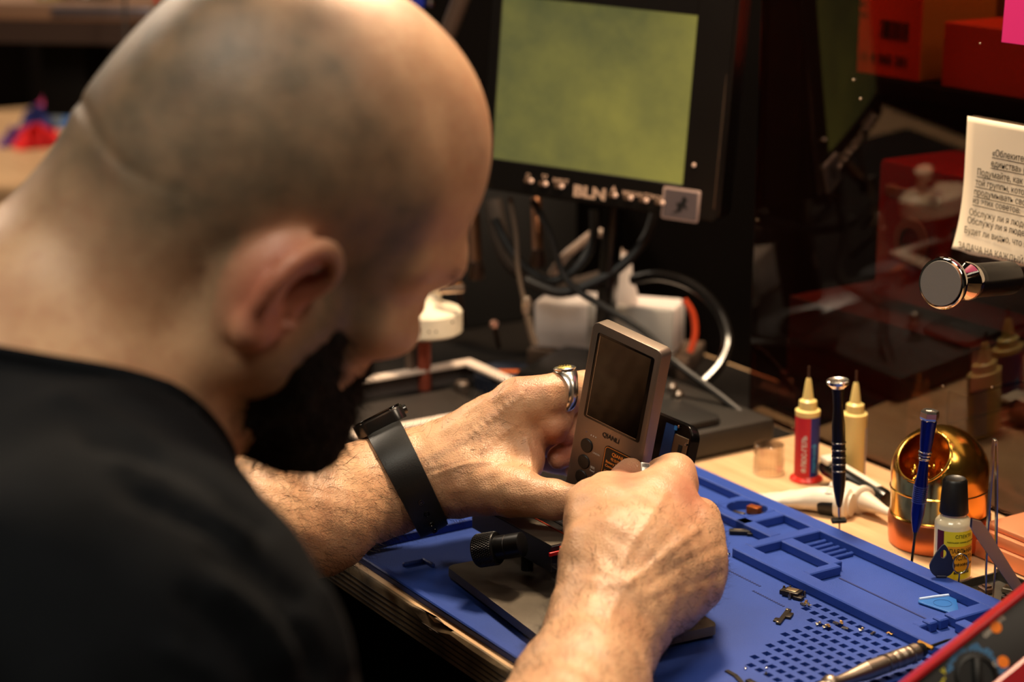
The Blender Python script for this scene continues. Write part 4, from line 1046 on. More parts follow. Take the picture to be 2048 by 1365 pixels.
# soldering-acid bottle
M_, L_ = upright(1903, 1152, 1910, 960, .751)
ab = empty('acid_bottle', M_, 'small white bottle with a ribbed black cap and yellow label of soldering acid', 'bottle')
rb = .0128; s_ = L_/.069
b = MB(); b.lathe([(0.0001, 0), (rb*.9, 0), (rb, .0012), (rb, .0385*s_), (rb*.96, .0405*s_), (rb*.80, .0425*s_), (.0085, .0440*s_), (.0085, .047*s_)], 40); b.build('glass_body', mat('cream_glass', (.86, .80, .66), .2, coat=.6), ab)
def wrap(r, a0, a1, z0, z1, name, m, par, n=24):
    b_ = MB(); rows = [[b_.bm.verts.new((r*math.cos(t), r*math.sin(t), z)) for z in (z0, z1)] for t in np.linspace(math.radians(a0), math.radians(a1), n)]
    for p, q in zip(rows, rows[1:]): b_.bm.faces.new((p[0], q[0], q[1], p[1]))
    return b_.build(name, m, par)
wrap(rb+.0001, -130, 15, .002, .036*s_, 'label', mat('label_yellow', (.90, .82, .16), .45), ab)
wrap(rb+.0001, -156, -130, .002, .036*s_, 'label_edge', mat('label_maroon', (.33, .04, .10), .45), ab, 6)
wrap(rb+.00018, -118, 15, .008*s_, .0255*s_, 'label_band', mat('label_orange', (.88, .60, .12), .45), ab)
def cyltext(body, r, a_mid, z, size, m, par, name='lettering', bold=0, adv=.62, sx=1.0):
    """letters set one by one round a cylinder, joined into one printed line"""
    c = bpy.data.curves.new(name, 'FONT'); c.body = body; c.size = size; c.align_x = 'CENTER'; c.offset = bold; c.resolution_u = 2; c.extrude = .00003
    o = bpy.data.objects.new('tmp', c); COL.objects.link(o); dg = bpy.context.evaluated_depsgraph_get(); me = bpy.data.meshes.new_from_object(o.evaluated_get(dg)); bpy.data.objects.remove(o)
    bm_ = bmesh.new(); bm_.from_mesh(me)
    for v in bm_.verts:
        t = math.radians(a_mid)+v.co.x*sx/r; rr_ = r+v.co.z; v.co = Vector((rr_*math.cos(t), rr_*math.sin(t), z+v.co.y))
    bm_.to_mesh(me); bm_.free(); return link(name, me, m, par)
cyltext('СПЕКТР', rb+.0003, -66, .0315*s_, .0034, mat('print_green', (.25, .32, .08), .5), ab)
cyltext('паяльная химия для дома', rb+.0003, -70, .0280*s_, .0018, mat('print_green', None), ab)
cyltext('ПАЯЛЬНАЯ', rb+.0003, -70, .0208*s_, .0044, INK, ab, bold=.00004, sx=.8); cyltext('КИСЛОТА', rb+.0003, -70, .0160*s_, .0044, INK, ab, bold=.00004, sx=.85)
cyltext('ортофосфорная', rb+.0003, -70, .0118*s_, .0028, INK, ab, bold=.00006, sx=.9); cyltext('активный', rb+.0003, -70, .0060*s_, .0030, INK, ab, bold=.00006, sx=.9)
b = MB(); b.lathe([(.0098, .0460*s_), (.0100, .0470*s_), (.0098, .0485*s_), (.0084, .0685*s_), (.0072, .0700*s_), (.0060, .0692*s_), (.0001, .0690*s_)], 36)
for i in range(26): b.box(.0086, .0096, -.0004, .0004, .0490*s_, .0680*s_, .0002, Matrix.Rotation(2*PI*i/26, 4, 'Z') @ Matrix.Translation((.0006, 0, 0)) @ Matrix.Rotation(-.06, 4, 'Y'), seg=1)
b.build('ribbed_cap', mat('cap_black', (.045, .043, .042), .42), ab)

# golden dome tip cleaner on its copper-coloured base
M_, L_ = upright(1878, 1078, 1882, 842, .752)
GOLD = mat('gold_mirror', (.95, .74, .34), .19, metal=1, bump=.1, bscale=60)
gd = empty('tip_cleaner', M_, 'shiny golden dome soldering-tip cleaner with a hole in its side', 'tip cleaner')
Rd = .0350; zc = .0505
b = MB(); b.lathe([(.0362, 0), (.0366, .004), (.0366, .020), (.0356, .0215)], 64); b.build('base_ring', mat('copper', (.80, .46, .28), .3, metal=.9), gd)
# dome with a slanting round opening
me_b = MB(); b = me_b; NU, NV = 96, 56; hc = Vector((-.50, -.55, .60)).normalized()
pv = {}
def dp(i, j):
    if (i % NU, j) in pv: return pv[(i % NU, j)]
    t = 2*PI*i/NU
    if j <= 14: z = .0215+(zc-.0215)*j/14; p = Vector((Rd*math.cos(t), Rd*math.sin(t), z))
    else: f_ = (j-14)/(NV-14)*PI/2; p = Vector((Rd*math.cos(f_)*math.cos(t), Rd*math.cos(f_)*math.sin(t), zc+Rd*math.sin(f_)))
    v = b.bm.verts.new(p); pv[(i % NU, j)] = v; return v
hole_r = .60
for j in range(NV):
    for i in range(NU):
        q = [dp(i, j), dp(i+1, j), dp(i+1, j+1), dp(i, j+1)]; c = sum((v.co for v in q), Vector())/4-Vector((0, 0, zc))
        if c.normalized().dot(hc) > math.cos(hole_r) and c.z > -.02: continue
        try: b.bm.faces.new(q) if j < NV-1 else b.bm.faces.new(q[:3])
        except ValueError: pass
bmesh.ops.remove_doubles(b.bm, verts=b.bm.verts, dist=1e-6)
for v in [v for v in b.bm.verts if v.is_boundary and v.co.z > .023]:
    c = v.co-Vector((0, 0, zc)); d_ = c.normalized(); pp = (d_-hc*d_.dot(hc)).normalized(); nd = hc*math.cos(hole_r)+pp*math.sin(hole_r)
    if nd.z < 0: nd = nd.copy(); h_ = math.hypot(nd.x, nd.y); v.co = Vector((nd.x/h_*Rd, nd.y/h_*Rd, zc+nd.z/h_*Rd))
    else: v.co = Vector((0, 0, zc))+nd*Rd
dome = b.build('dome', GOLD, gd); md = dome.modifiers.new('s', 'SOLIDIFY'); md.thickness = .0012; md.offset = -1
ring_p = []
e1 = hc.orthogonal().normalized(); e2 = hc.cross(e1)
for k in range(60):
    t = 2*PI*k/60; nd = hc*math.cos(hole_r)+(e1*math.cos(t)+e2*math.sin(t))*math.sin(hole_r)
    if nd.z < 0: h_ = math.hypot(nd.x, nd.y); ring_p.append(Vector((nd.x/h_*Rd, nd.y/h_*Rd, zc+nd.z/h_*Rd)))
    else: ring_p.append(Vector((0, 0, zc))+nd*Rd)
b = MB(); b.tube(ring_p, .0009, 8, closed=True); b.build('opening_rim', GOLD, gd)
b = MB(); b.lathe([(.0352, .0405), (.0358, .0412), (.0352, .042)], 64, cap=False); b.lathe([(.0352, .0215), (.0359, .0222), (.0352, .023)], 64, cap=False); b.build('band', GOLD, gd)
b = MB(); rq = random.Random(4)
for k in range(90):
    c = Vector((rq.uniform(-.022, .022), rq.uniform(-.022, .022), rq.uniform(.030, .056)))
    if math.hypot(c.x, c.y) > .026: continue
    r = rq.uniform(.003, .006); a_ = Matrix.Rotation(rq.random()*6, 4, 'X') @ Matrix.Rotation(rq.random()*6, 4, 'Y')
    b.tube([c+a_ @ Vector((r*math.cos(t), r*math.sin(t), .0016*t/6)) for t in np.linspace(0, 5.6, 12)], .0007, 4, flat=.3)
b.build('brass_wool', mat('brass', (.90, .68, .28), .2, metal=1), gd)['kind'] = 'stuff'
# stepped copper-coloured block behind
cb = empty('copper_block', ABM(.915, 1.020, .7505), 'stepped copper-coloured block between the acid bottle and the dark screen', 'block')
COP = mat('copper_satin', (.86, .56, .40), .38, metal=.35)
b = MB(); b.box(-.040, .085, -.026, .050, 0, .012, .0012); b.build('lower_step', COP, cb)
b = MB(); b.box(-.037, .082, -.023, .047, .012, .0205, .0012); b.box(-.033, .078, -.019, .043, .0205, .0250, .0015); b.build('upper_step', COP, cb)
# metal bits tray beyond the mat corner
tr_ = empty('parts_tray', ABM(.862, .955, .7505), 'narrow scratched grey metal tray of small parts behind the mat corner', 'tray')
GR = mat('grey_tray', (.36, .34, .31), .45, metal=.6, noise=.4, nscale=60)
b = MB(); b.box(-.045, .09, -.018, .018, 0, .0015); b.box(-.045, .09, -.018, -.0165, 0, .006); b.box(-.045, .09, .0165, .018, 0, .009); b.box(-.045, -.0435, -.018, .018, 0, .007); b.box(.0885, .09, -.018, .018, 0, .007); b.build('tray_body', GR, tr_)
rq = random.Random(9)
bitm = [mat('bit_brown', (.30, .20, .14), .5), mat('bit_steel', (.60, .56, .50), .3, metal=1), mat('bit_black', (.07, .06, .06), .5), mat('bit_brass', (.62, .48, .28), .35, metal=.9)]
def bit(name, M, w, l, h, m, label, group=None, cat='part', shape=0):
    b_ = MB()
    if shape == 0:
        b_.box(-w/2, w/2, -l/2, l/2, 0, h, min(w, l, h)*.15, seg=1); b_.box(-w/4, w/3, -l/3, l/4, h, h*1.35)
        b_.box(-w/2-w*.12, -w/2, -l*.2, l*.2, 0, h*.4)
    elif shape == 1: b_.lathe([(.0001, 0), (w/2, 0), (w/2, h*.4), (w/5, h*.5), (w/5, h), (.0001, h)], 10)
    elif shape == 2: b_.tube([(-l/2, 0, h), (-l/6, w*.6, h*1.5), (l/6, -w*.5, h), (l/2, 0, h*1.3)], h*.8, 6, flat=.4)
    o = b_.build(name, m, None, M); return tag(o, label, cat, group)
spots = [(.893, .948), (.884, .962), (.873, .950), (.858, .961), (.846, .950), (.835, .962), (.826, .951), (.815, .960)]
for k, (a_, b_) in enumerate(spots): bit('metal_scrap', ABM(a_, b_, .7522, rq.random()*3), .006+.004*rq.random(), .009, .004, bitm[k % 4], 'small metal scrap lying in the grey parts tray', 'metal scraps in the parts tray', 'scrap', 0)

# flux syringes standing behind
CREAM = mat('cream_plastic', (.86, .76, .48), .35, sss=.2)
def syringe(M, L, label, kind):
    e = empty('flux_bottle', M, label, 'bottle'); r = .0096; s = L/.086
    b_ = MB(); b_.lathe([(.0001, .0), (r*.86, 0), (r*.9, .001), (r, .0030), (r, .050*s), (r*1.02, .0510*s), (r*1.02, .053*s), (r*.74, .0540*s), (r*.72, .060*s), (r*.45, .0615*s), (.0024, .0745*s), (.0016, .0770*s)], 36)
    b_.build('bottle_body', CREAM, e)
    b_ = MB(); b_.lathe([(.0009, .0765*s), (.0008, .086*s)], 12); b_.build('needle', mat('needle_brown', (.36, .26, .20), .35, metal=.6), e)
    if kind == 0:
        wrap(r+.0001, -185, -82, .0040, .049*s, 'red_label', mat('label_red', (.72, .10, .14), .45), e); wrap(r+.0001, -82, 10, .0040, .049*s, 'blue_label', mat('label_blue', (.10, .13, .42), .45), e)
        for t_, a_, m_ in (('ФЛЮС-ГЕЛЬ', -108, WHT), ('паяльный', -62, mat('label_sky', (.25, .55, .75), .5))):
            o_t = text('lettering', t_, .0052, m_, e, Matrix.Rotation(math.radians(a_+90), 4, 'Z') @ frame((.0015, -r-.0003, .008), (0, 0, 1), (-1, 0, 0)), sx=.95, bold=.0001)
        b_ = MB(); b_.lathe([(.0001, -.0002), (.0130, -.0002), (.0132, .0012), (.0100, .0038), (.0001, .0038)], 36); b_.build('red_foot', mat('red_translucent', (.85, .16, .12), .3), e)
    return e
M_, L_ = upright(1612, 958, 1618, 733, .7505); fs = syringe(M_, L_, 'cream flux bottle with red and blue label and a red foot', 0)
M_, L_ = upright(1705, 962, 1713, 742, .7505); fs2 = syringe(M_, L_, 'plain yellow flux bottle with a thin nozzle, right of the red-labelled one', 1)
wrap(.0098, -40, 5, .004, .045, 'pale_label', mat('label_pale', (.70, .66, .66), .5), fs2)
# clear cap
M_, L_ = upright(1537, 945, 1539, 880, .7505)
cc = empty('clear_cap', M_, 'small clear plastic cylinder cap standing on the bare wood by the mat', 'cap')
CLR = bpy.data.materials.new('clear_plastic'); CLR.use_nodes = True; nt = CLR.node_tree; nt.nodes.remove(nt.nodes['Principled BSDF'])
tr1 = nt.nodes.new('ShaderNodeBsdfTransparent'); tr1.inputs[0].default_value = (.93, .90, .87, 1); gl1 = nt.nodes.new('ShaderNodeBsdfGlossy'); gl1.inputs[1].default_value = .15; mx1 = nt.nodes.new('ShaderNodeMixShader'); fr1 = nt.nodes.new('ShaderNodeLayerWeight'); fr1.inputs[0].default_value = .22
nt.links.new(fr1.outputs['Facing'], mx1.inputs[0]); nt.links.new(tr1.outputs[0], mx1.inputs[1]); nt.links.new(gl1.outputs[0], mx1.inputs[2]); nt.links.new(mx1.outputs[0], nt.nodes['Material Output'].inputs[0])
b = MB(); b.lathe([(.0118, 0), (.0122, .0004), (.0120, .0235), (.0114, .0240), (.0001, .0240), (.0001, .0226), (.0108, .0226), (.0108, .0003)], 36, cap=False); b.build('cap_shell', CLR, cc)
b = MB()
for k in range(24): b.box(.0119, .0124, -.0003, .0003, .001, .012, M=Matrix.Rotation(2*PI*k/24, 4, 'Z'))
b.build('cap_rib', CLR, cc)

# lying tubes
def lying(p0, p1, roll=0):
    x = (p1-p0).normalized(); return frame(p0, x, UZ.cross(x)), (p1-p0).length
WT = mat('tube_white', (.84, .80, .73), .4)
M_, L_ = lying(G(1505, 982, .758), G(1718, 1015, .759))
gt = empty('glue_tube', M_, 'white squeezed glue tube with black band lying on the wood behind the mat', 'tube')
b = MB(); rows = []; n = 24
for k in range(13):
    t = k/12; wy = .0120-.0015*t if t < .9 else .0105; wz = .0012+.0085*min(1, t*1.25)
    rows.append([b.bm.verts.new((t*L_*.80, wy*math.cos(2*PI*i/n)*(1 if t > .1 else 1.05), wz*math.sin(2*PI*i/n)-.0078+wz+.0006*math.sin(k*2+i))) for i in range(n)])
for p, q in zip(rows, rows[1:]):
    for i in range(n): b.bm.faces.new((p[i], p[(i+1) % n], q[(i+1) % n], q[i]))
b.bm.faces.new(rows[0]); b.bm.faces.new(rows[-1]); b.build('tube_body', WT, gt)
b = MB(); b.lathe([(.0106, 0), (.0109, .0003), (.0109, .0125), (.0106, .0128)], 32, Matrix.Translation((L_*.655, 0, .0006)) @ Matrix.Rotation(PI/2, 4, 'Y') @ Matrix.Diagonal((.90, 1, 1, 1))); b.build('black_band', BLKP, gt)
text('lettering', 'RUS', .0085, WHT, gt, frame((L_*.655+.0105, -.0075, .0098), (0, .93, .30), (-1, 0, 0)), bold=.0002)
b = MB(); b.lathe([(.0112, 0), (.0118, .001), (.0118, .009), (.0090, .0105), (.0088, .012)], 32, Matrix.Translation((L_*.80, 0, .0008)) @ Matrix.Rotation(PI/2, 4, 'Y')); b.build('shoulder', WT, gt)
M_, L_ = lying(G(1722, 1000, .760), G(1788, 1030, .760))
gn = empty('tube_nozzle', M_, 'white cone nozzle with a flange lying against the golden dome', 'nozzle')
RY = Matrix.Rotation(PI/2, 4, 'Y')
b = MB(); b.lathe([(.0001, -.020), (.0085, -.020), (.0090, -.019), (.0088, .0)], 32, RY); b.build('collar', WT, gn)
b = MB(); b.lathe([(.0105, -.001), (.0115, 0), (.0115, .003), (.0105, .004), (.0078, .0045), (.0035, .026), (.0026, .034), (.0001, .034)], 32, RY); b.build('cone', WT, gn)
M_, L_ = lying(G(1652, 945, .7585)+Vector((0, .0, .006)), G(1775, 1005, .7585))
bt = empty('black_tube', M_, 'black tube with a white stripe lying behind the dark screwdriver', 'tube')
b = MB(); b.lathe([(.0001, 0), (.0078, .0005), (.0084, .003), (.0084, L_*.92), (.0070, L_*.98), (.0001, L_)], 28, RY); b.build('tube_body', mat('glossy_black', (.05, .045, .04), .25), bt)
b = MB(); b.box(.006, L_*.86, -.0028, .0022, .0078, .0090, .0004, seg=1); b.box(-.0005, .012, -.0075, .006, .0036, .0095, .002); b.build('white_stripe', WT, bt)

# ================================================================== SMALL PARTS ON THE MAT
Z0 = .7542
def gs(x, y, z=Z0): p = G(x, y, z); return p
def sitM(x, y, rot=0, z=Z0): M = ABM(0, 0, 0, rot); M.translation = gs(x, y, z); return M
def flex(M, pts, w, t, m, name, label, cat='part', group=None):
    e = empty(name, M, label, cat, group); b_ = MB()
    for (x0, y0), (x1, y1) in zip(pts, pts[1:]):
        d = Vector((x1-x0, y1-y0, 0)); L = d.length; b_.box(0, L, -w/2, w/2, 0, t, t*.2, Matrix.Translation((x0, y0, 0)) @ Matrix.Rotation(math.atan2(d.y, d.x), 4, 'Z'), seg=1)
    b_.build('strip', m, e); return e
DK = mat('dark_part', (.14, .11, .09), .4, metal=.3)
e = empty('camera_module', sitM(1585, 1192, .4), 'dark square camera module crumpled on the mat by the divider', 'module')
b = MB(); b.box(-.006, .006, -.0045, .0045, 0, .004, .0006); b.box(-.009, -.004, -.002, .005, 0, .0026, .0004); b.box(.003, .0095, -.006, -.001, 0, .0022, .0004); b.build('module_body', DK, e)
b = MB(); b.box(-.0042, .0038, -.003, .003, .004, .0045, .0003); b.build('metal_cover', mat('tan_metal', None), e)
for x, y in ((-.0085, .004), (-.005, .0062), (.0075, .003), (.001, -.0062)):
    b = MB(); b.lathe([(.0010, 0), (.0012, .0022), (.0005, .0040), (.0001, .0040)], 10, Matrix.Translation((x, y, 0))); b.build('contact_pin', bitm[1], e)
e = flex(sitM(1578, 1222, -.98), [(0, 0), (.0255, 0)], .0034, .0014, DK, 'flex_strip', 'dark flat connector strip with silver ends lying on the mat by the holes', 'connector')
b = MB(); b.box(.006, .014, .0012, .0050, .0, .0016, .0003); b.build('middle_tab', DK, e)
for x in (.0004, .0228): 
    b = MB(); b.box(x, x+.0024, -.0018, .0002, .0013, .0018, .0002); b.build('silver_end', bitm[1], e)
b = MB(); b.box(.0165, .022, -.0045, -.0018, 0, .001, .0002); b.build('lower_tab', DK, e)
e = flex(sitM(1453, 1343, .05), [(0, 0), (.009, -.0005), (.020, -.0045), (.034, -.0075)], .0032, .0008, DK, 'flex_cable', 'thin dark flex strip lying at the bottom edge of the blue mat', 'cable')
b = MB(); b.box(.018, .026, -.001, .003, 0, .0012, .0002); b.build('side_tab', DK, e)
for k, (x, y) in enumerate(((1491, 1339), (1533, 1338), (1532, 1350))):
    bit('tiny_screw', sitM(x, y), .0020, .002, .0022, CHROME if k < 2 else mat('bit_black', None), ['shiny tiny screw on the mat, nearest the bottom flex strip', 'shiny tiny screw right of the flex strip, upper of the pair', 'dark tiny screw below its shiny twin near the bottom edge'][k], 'tiny screws by the bottom flex strip', 'screw', 1)
SCREW_L = ['tiny silver chip just above the flat connector strip, left one', 'tiny bent silver scrap lying against the top of the connector strip', 'tiny silver scrap on the middle tab of the connector strip',
 'brassy scrap in the hole grid, left of two near its upper middle', 'bent silver scrap just left of the brassy one in the hole grid', 'small silver screw lying on the hole grid, second row from its left edge', 'brassy bent screw beside the silver one at the left of the grid',
 'silver scrap on the upper edge of the hole grid, middle of the row', 'bent silver screw by the upper edge of the grid, right of middle', 'brassy scrap near the divider, rightmost above the knife', 'bent silver scrap in the third row of the hole grid', 'tiny silver bit at the far left corner of the hole grid']
for k, (x, y) in enumerate(((1612, 1206), (1617, 1213), (1606, 1211), (1683, 1249), (1672, 1249), (1650, 1257), (1657, 1254), (1723, 1263), (1746, 1269), (1780, 1271), (1690, 1259), (1637, 1251))):
    bit('loose_screw', sitM(x, y, rq.random()*3), .0018, .0046, .0011, bitm[1] if k % 3 else bitm[3], SCREW_L[k], 'loose screws scattered round the hole grid', 'screw', 2 if k % 2 else 0)
e = empty('speaker_part', sitM(1483, 1068, .9, .7545), 'dark elongated speaker part in the mat compartment beside the right hand', 'part')
b = MB(); b.box(-.009, .009, -.0028, .0028, 0, .003, .0006); b.box(.004, .012, -.0045, -.001, 0, .002, .0004); b.build('part_body', mat('bit_black', None), e)
b = MB(); b.box(-.006, .002, -.0012, .0012, .003, .0036, .0003); b.build('silver_strip', bitm[1], e)
for k, (x, y) in enumerate(((1455, 1112), (1452, 1127))):
    bit('round_contact', sitM(x, y), .0040, .003, .0042, CHROME, ['upper shiny metal stud on the mat beside the knuckles', 'lower shiny metal stud on the mat beside the knuckles'][k], 'shiny studs beside the right hand', 'stud', 1)
e = empty('copper_component', sitM(1508, 1028, .3, .7545), 'copper-brown component with silver strips in the round mat cup', 'component')
b = MB(); b.box(-.005, .005, -.0035, .0035, 0, .006, .0006); b.build('component_body', mat('comp_copper', (.62, .33, .16), .35, metal=.6), e)
b = MB(); b.box(-.014, -.004, -.008, -.005, 0, .0012, .0003); b.box(-.012, -.002, -.011, -.0085, 0, .001, .0003); b.box(.005, .012, .001, .004, 0, .0016, .0003); b.build('silver_strip', bitm[1], e)
# blue pick
e = empty('opening_pick', sitM(1888, 1212, -.25, .7548), 'blue plastic triangular opening pick with a pale edge in the long compartment', 'pick')
b = MB(); tri = []; 
for k, (cx, cy) in enumerate(((.015, .0), (-.011, .0125), (-.011, -.0125))):
    a0 = math.atan2(cy, cx)
    for j in range(7): t = a0-PI/3+2*PI/3*j/6; tri.append((cx*.82+.0035*math.cos(t), cy*.82+.0035*math.sin(t)))
b.prism(tri, 0, .0009, .0002); b.build('pick_body', mat('pick_blue', (.16, .38, .66), .35), e)
b = MB(); b.tube([(-.0125, -.0115, .0011), (-.0127, .0, .0012), (-.0125, .0115, .0011), (-.009, .0130, .0011)], .0011, 8); b.build('pale_edge', mat('pick_pale', (.72, .80, .92), .35), e)
b = MB(); b.lathe([(.0062, .0009), (.0062, .0011), (.0058, .0011), (.0058, .0009)], 28, Matrix.Translation((-.002, 0, 0)), cap=False); b.build('ring_mark', mat('pick_line', (.12, .30, .56), .4), e)
# steel scraper handle lying across the divider
p0, p1 = G(1622, 1385, .7605), G(1904, 1278, .7665); x_ = (p1-p0).normalized(); M_ = frame(p0, x_, UZ.cross(x_)); L_ = (p1-p0).length
sc = empty('craft_knife', M_, 'grey knurled steel craft-knife handle lying across the mat at the bottom', 'knife')
SG = mat('satin_steel', (.60, .54, .48), .36, metal=1)
KM2 = RY
b = MB(); b.lathe([(.0001, 0), (.0030, .0003), (.0040, .004), (.0040, .0105), (.0056, .0125), (.0062, .0150), (.0058, .0175), (.0038, .0195), (.0034, .023), (.0042, .032), (.0052, .040), (.0056, .0440)], 36, KM2); b.build('handle', SG, sc)
b = MB(); prof = []
for k in range(34): z = .044+k*.00125; prof += [(.00555, z), (.00575, z+.0006)]
for z in (.060, .0665, .073, .0795): prof = [(r-(.0007 if abs(zz-z) < .0008 else 0), zz) for r, zz in prof]
b.lathe(prof+[(.0050, .0868)], 36, KM2); b.build('knurled_grip', SG, sc, ang=70)
b = MB(); b.lathe([(.0046, .0866), (.0046, .0905), (.0040, .0920), (.0026, .0935)], 28, KM2); b.build('chuck', mat('dark_steel', None), sc)
b = MB(); b.box(.0925, .0950, -.0062, .0062, -.0010, .0014, .0003, Matrix.Translation((.0937, 0, .002)) @ Matrix.Rotation(-.5, 4, 'Y') @ Matrix.Translation((-.0937, 0, 0)), seg=1); b.build('clamp_plate', mat('goldish', None), sc)
b = MB(); b.lathe([(.0017, .0935), (.0017, .0960), (.0011, .0975), (.0009, L_-.005), (.0001, L_)], 16, KM2); b.build('tip', mat('dark_steel', None), sc)

# ================================================================== MULTIMETER IN THE CORNER
mo = P(1812, 1368, 1.085); mx_ = P(2055, 1175, 1.120)-mo; my_ = P(1812+150, 1368+190, 1.075)-mo
MM = frame(mo, mx_, -my_)
mt = empty('multimeter', MM, 'multimeter in a red holster with orange jacks and coloured dial marks, bottom right corner', 'multimeter')
if (MM.to_3x3() @ Vector((0, 0, 1))).dot(CAMV(0, 0, 1)) > 0: print('METER FLIPPED')
b = MB(); b.prism([(x+.062, y-.040) for x, y in rrect(.150, .080, .006)], -.030, -.0022, .001); b.build('meter_body', mat('meter_grey', (.10, .085, .075), .5), mt)
HOL = mat('holster_red', (.60, .02, .07), .35)
b = MB()
b.box(-.013, .140, -.0030, .0004, -.031, .0012, .0012); b.box(-.013, .140, -.084, -.0285, -.031, .0030, .0015, seg=1); b.box(-.014, -.0105, -.084, .0004, -.031, .0012, .001, seg=1); b.build('holster', HOL, mt)
ZF = -.0021
def disc(name, x, y, r, m, z=ZF, h=.0004, n=24):
    b_ = MB(); b_.lathe([(r, z), (r, z+h), (.0001, z+h)], n, Matrix.Translation((x, y, 0))); return b_.build(name, m, mt)
OR = mat('jack_orange', (.95, .50, .10), .4, emit=None)
ctr_ = (.0370, -.0205)
b = MB(); b.lathe([(.0125, ZF), (.0122, ZF+.0018), (.0105, ZF+.0022), (.0100, ZF+.0010), (.0001, ZF+.0010)], 40, Matrix.Translation((*ctr_, 0))); b.box(-.0100, .0100, -.0022, .0022, ZF, ZF+.0045, .001, Matrix.Translation((*ctr_, 0)) @ Matrix.Rotation(.9, 4, 'Z')); b.build('dial', mat('dial_black', (.06, .055, .05), .4), mt)
for nm, x, y in (('orange_dot', .0655, -.0065), ('orange_dot', .0560, -.0235)): disc(nm, x, y, .0034, OR)
BL_, YL, WH = mat('mark_blue', (.25, .45, .62), .5), mat('mark_yellow', (.75, .70, .15), .5), mat('mark_white', (.66, .63, .58), .5)
for k, a_ in enumerate(np.linspace(2.30, -.6, 17)):
    dt_ = text('scale_mark', ['200', '2k', '20k', '2M', 'Ω', '20', '2', '200m'][k % 8], .0030, BL_, mt, Matrix.Translation((ctr_[0]+.0158*math.cos(a_)-.0015, ctr_[1]+.0158*math.sin(a_)-.001, ZF)), ext=.0001, bold=.00018)
for k, (x, y) in enumerate(((.0240, -.0075), (.0210, -.0105), (.0172, -.0125), (.0150, -.0155), (.0135, -.019), (.044, -.0275), (.040, -.0280))):
    text('scale_mark', ['V', '~', '10', '2A', 'mA', '20', 'A'][k], .0038, YL, mt, Matrix.Translation((x-.0016, y-.0014, ZF)), ext=.0001, bold=.0003)
for k, (x, y) in enumerate(((.0710, -.0045), (.0590, -.0060), (.0500, -.0215), (.0060, -.0175), (.0100, -.0215), (.0030, -.0215))):
    text('scale_mark', ['hFE', 'OFF', 'DC', 'COM', '10A', 'mA'][k], .0038, WH, mt, Matrix.Translation((x-.0030, y-.0014, ZF)), ext=.0001, bold=.0003)
# ================================================================== MONITOR
m0, m1 = P(958, 377, 1.79), P(1436, 447, 1.705)      # bottom corners of the housing, front side
mxv = (m1-m0); MW = mxv.length; up = (UZ+CAMV(.01, 0, 0)+Vector((.0, .0, 0))); 
MON = frame(m0, mxv, UZ+Vector((-.02, .05, 0)))
mon = empty('monitor', MON, 'small black monitor showing a plain mossy green picture, above the tangled cables', 'monitor')
MH = .215; MBK = mat('monitor_black', (.070, .060, .054), .28, noise=.15, nscale=20)
b = MB(); b.prism([(x+MW/2, y+MH/2) for x, y in rrect(MW, MH, .008)], -.034, -.002, .003); b.build('housing', MBK, mon)
def mp(px, py):                    # point of the monitor's face seen at a pixel, in its own coordinates
    o = Vector((0, 0, CZ)); d = P(px, py, 1.)-o; nz = (MON.to_3x3() @ Vector((0, 0, 1))); t = (m0-o).dot(nz)/d.dot(nz); return MON.inverted() @ (o+d*t)
c0, c1, c2, c3 = mp(989, 315), mp(1373, 373), mp(1388, 32), mp(1001, -12)
sx0, sx1, sy0, sy1 = (c0.x+c3.x)/2, (c1.x+c2.x)/2, (c0.y+c1.y)/2, (c2.y+c3.y)/2
fw = .0
b = MB()
for q in ((.002, sx0, .002, MH-.002), (sx1, MW-.002, .002, MH-.002), (sx0, sx1, .002, sy0), (sx0, sx1, sy1, MH-.002)): b.box(q[0], q[1], q[2], q[3], -.004, .0012, .0006, seg=1)
b.build('bezel', MBK, mon)
def screen_mat():
    m = bpy.data.materials.new('screen_green'); m.use_nodes = True; nt = m.node_tree; b_ = nt.nodes['Principled BSDF']; L = nt.links.new
    tc = nt.nodes.new('ShaderNodeTexCoord'); n = nt.nodes.new('ShaderNodeTexNoise'); n.inputs['Scale'].default_value = 9; n.inputs['Detail'].default_value = 6; n.inputs['Roughness'].default_value = .6; L(tc.outputs['Object'], n.inputs['Vector'])
    sp2 = nt.nodes.new('ShaderNodeSeparateXYZ'); L(tc.outputs['Object'], sp2.inputs[0]); 
    mul = nt.nodes.new('ShaderNodeMath'); mul.operation = 'MULTIPLY_ADD'; L(sp2.outputs[0], mul.inputs[0]); mul.inputs[1].default_value = 1.7; L(n.outputs['Fac'], mul.inputs[2])
    sub = nt.nodes.new('ShaderNodeMath'); sub.operation = 'MULTIPLY_ADD'; L(sp2.outputs[1], sub.inputs[0]); sub.inputs[1].default_value = -1.1; L(mul.outputs[0], sub.inputs[2])
    r = nt.nodes.new('ShaderNodeValToRGB'); e = r.color_ramp.elements; e[0].position = .30; e[0].color = (*lin((.31, .315, .19)), 1); e[1].position = .86; e[1].color = (*lin((.56, .52, .235)), 1); L(sub.outputs[0], r.inputs[0])
    b_.inputs['Base Color'].default_value = (.01, .01, .01, 1); b_.inputs['Roughness'].default_value = .2; L(r.outputs[0], b_.inputs['Emission Color']); b_.inputs['Emission Strength'].default_value = .95
    return m
b = MB(); b.box(sx0, sx1, sy0, sy1, -.0015, -.0008); b.build('screen', screen_mat(), mon)
LBL = mat('monitor_print', (.80, .66, .56), .5); BTN = mat('monitor_button', (.95, .80, .72), .3)
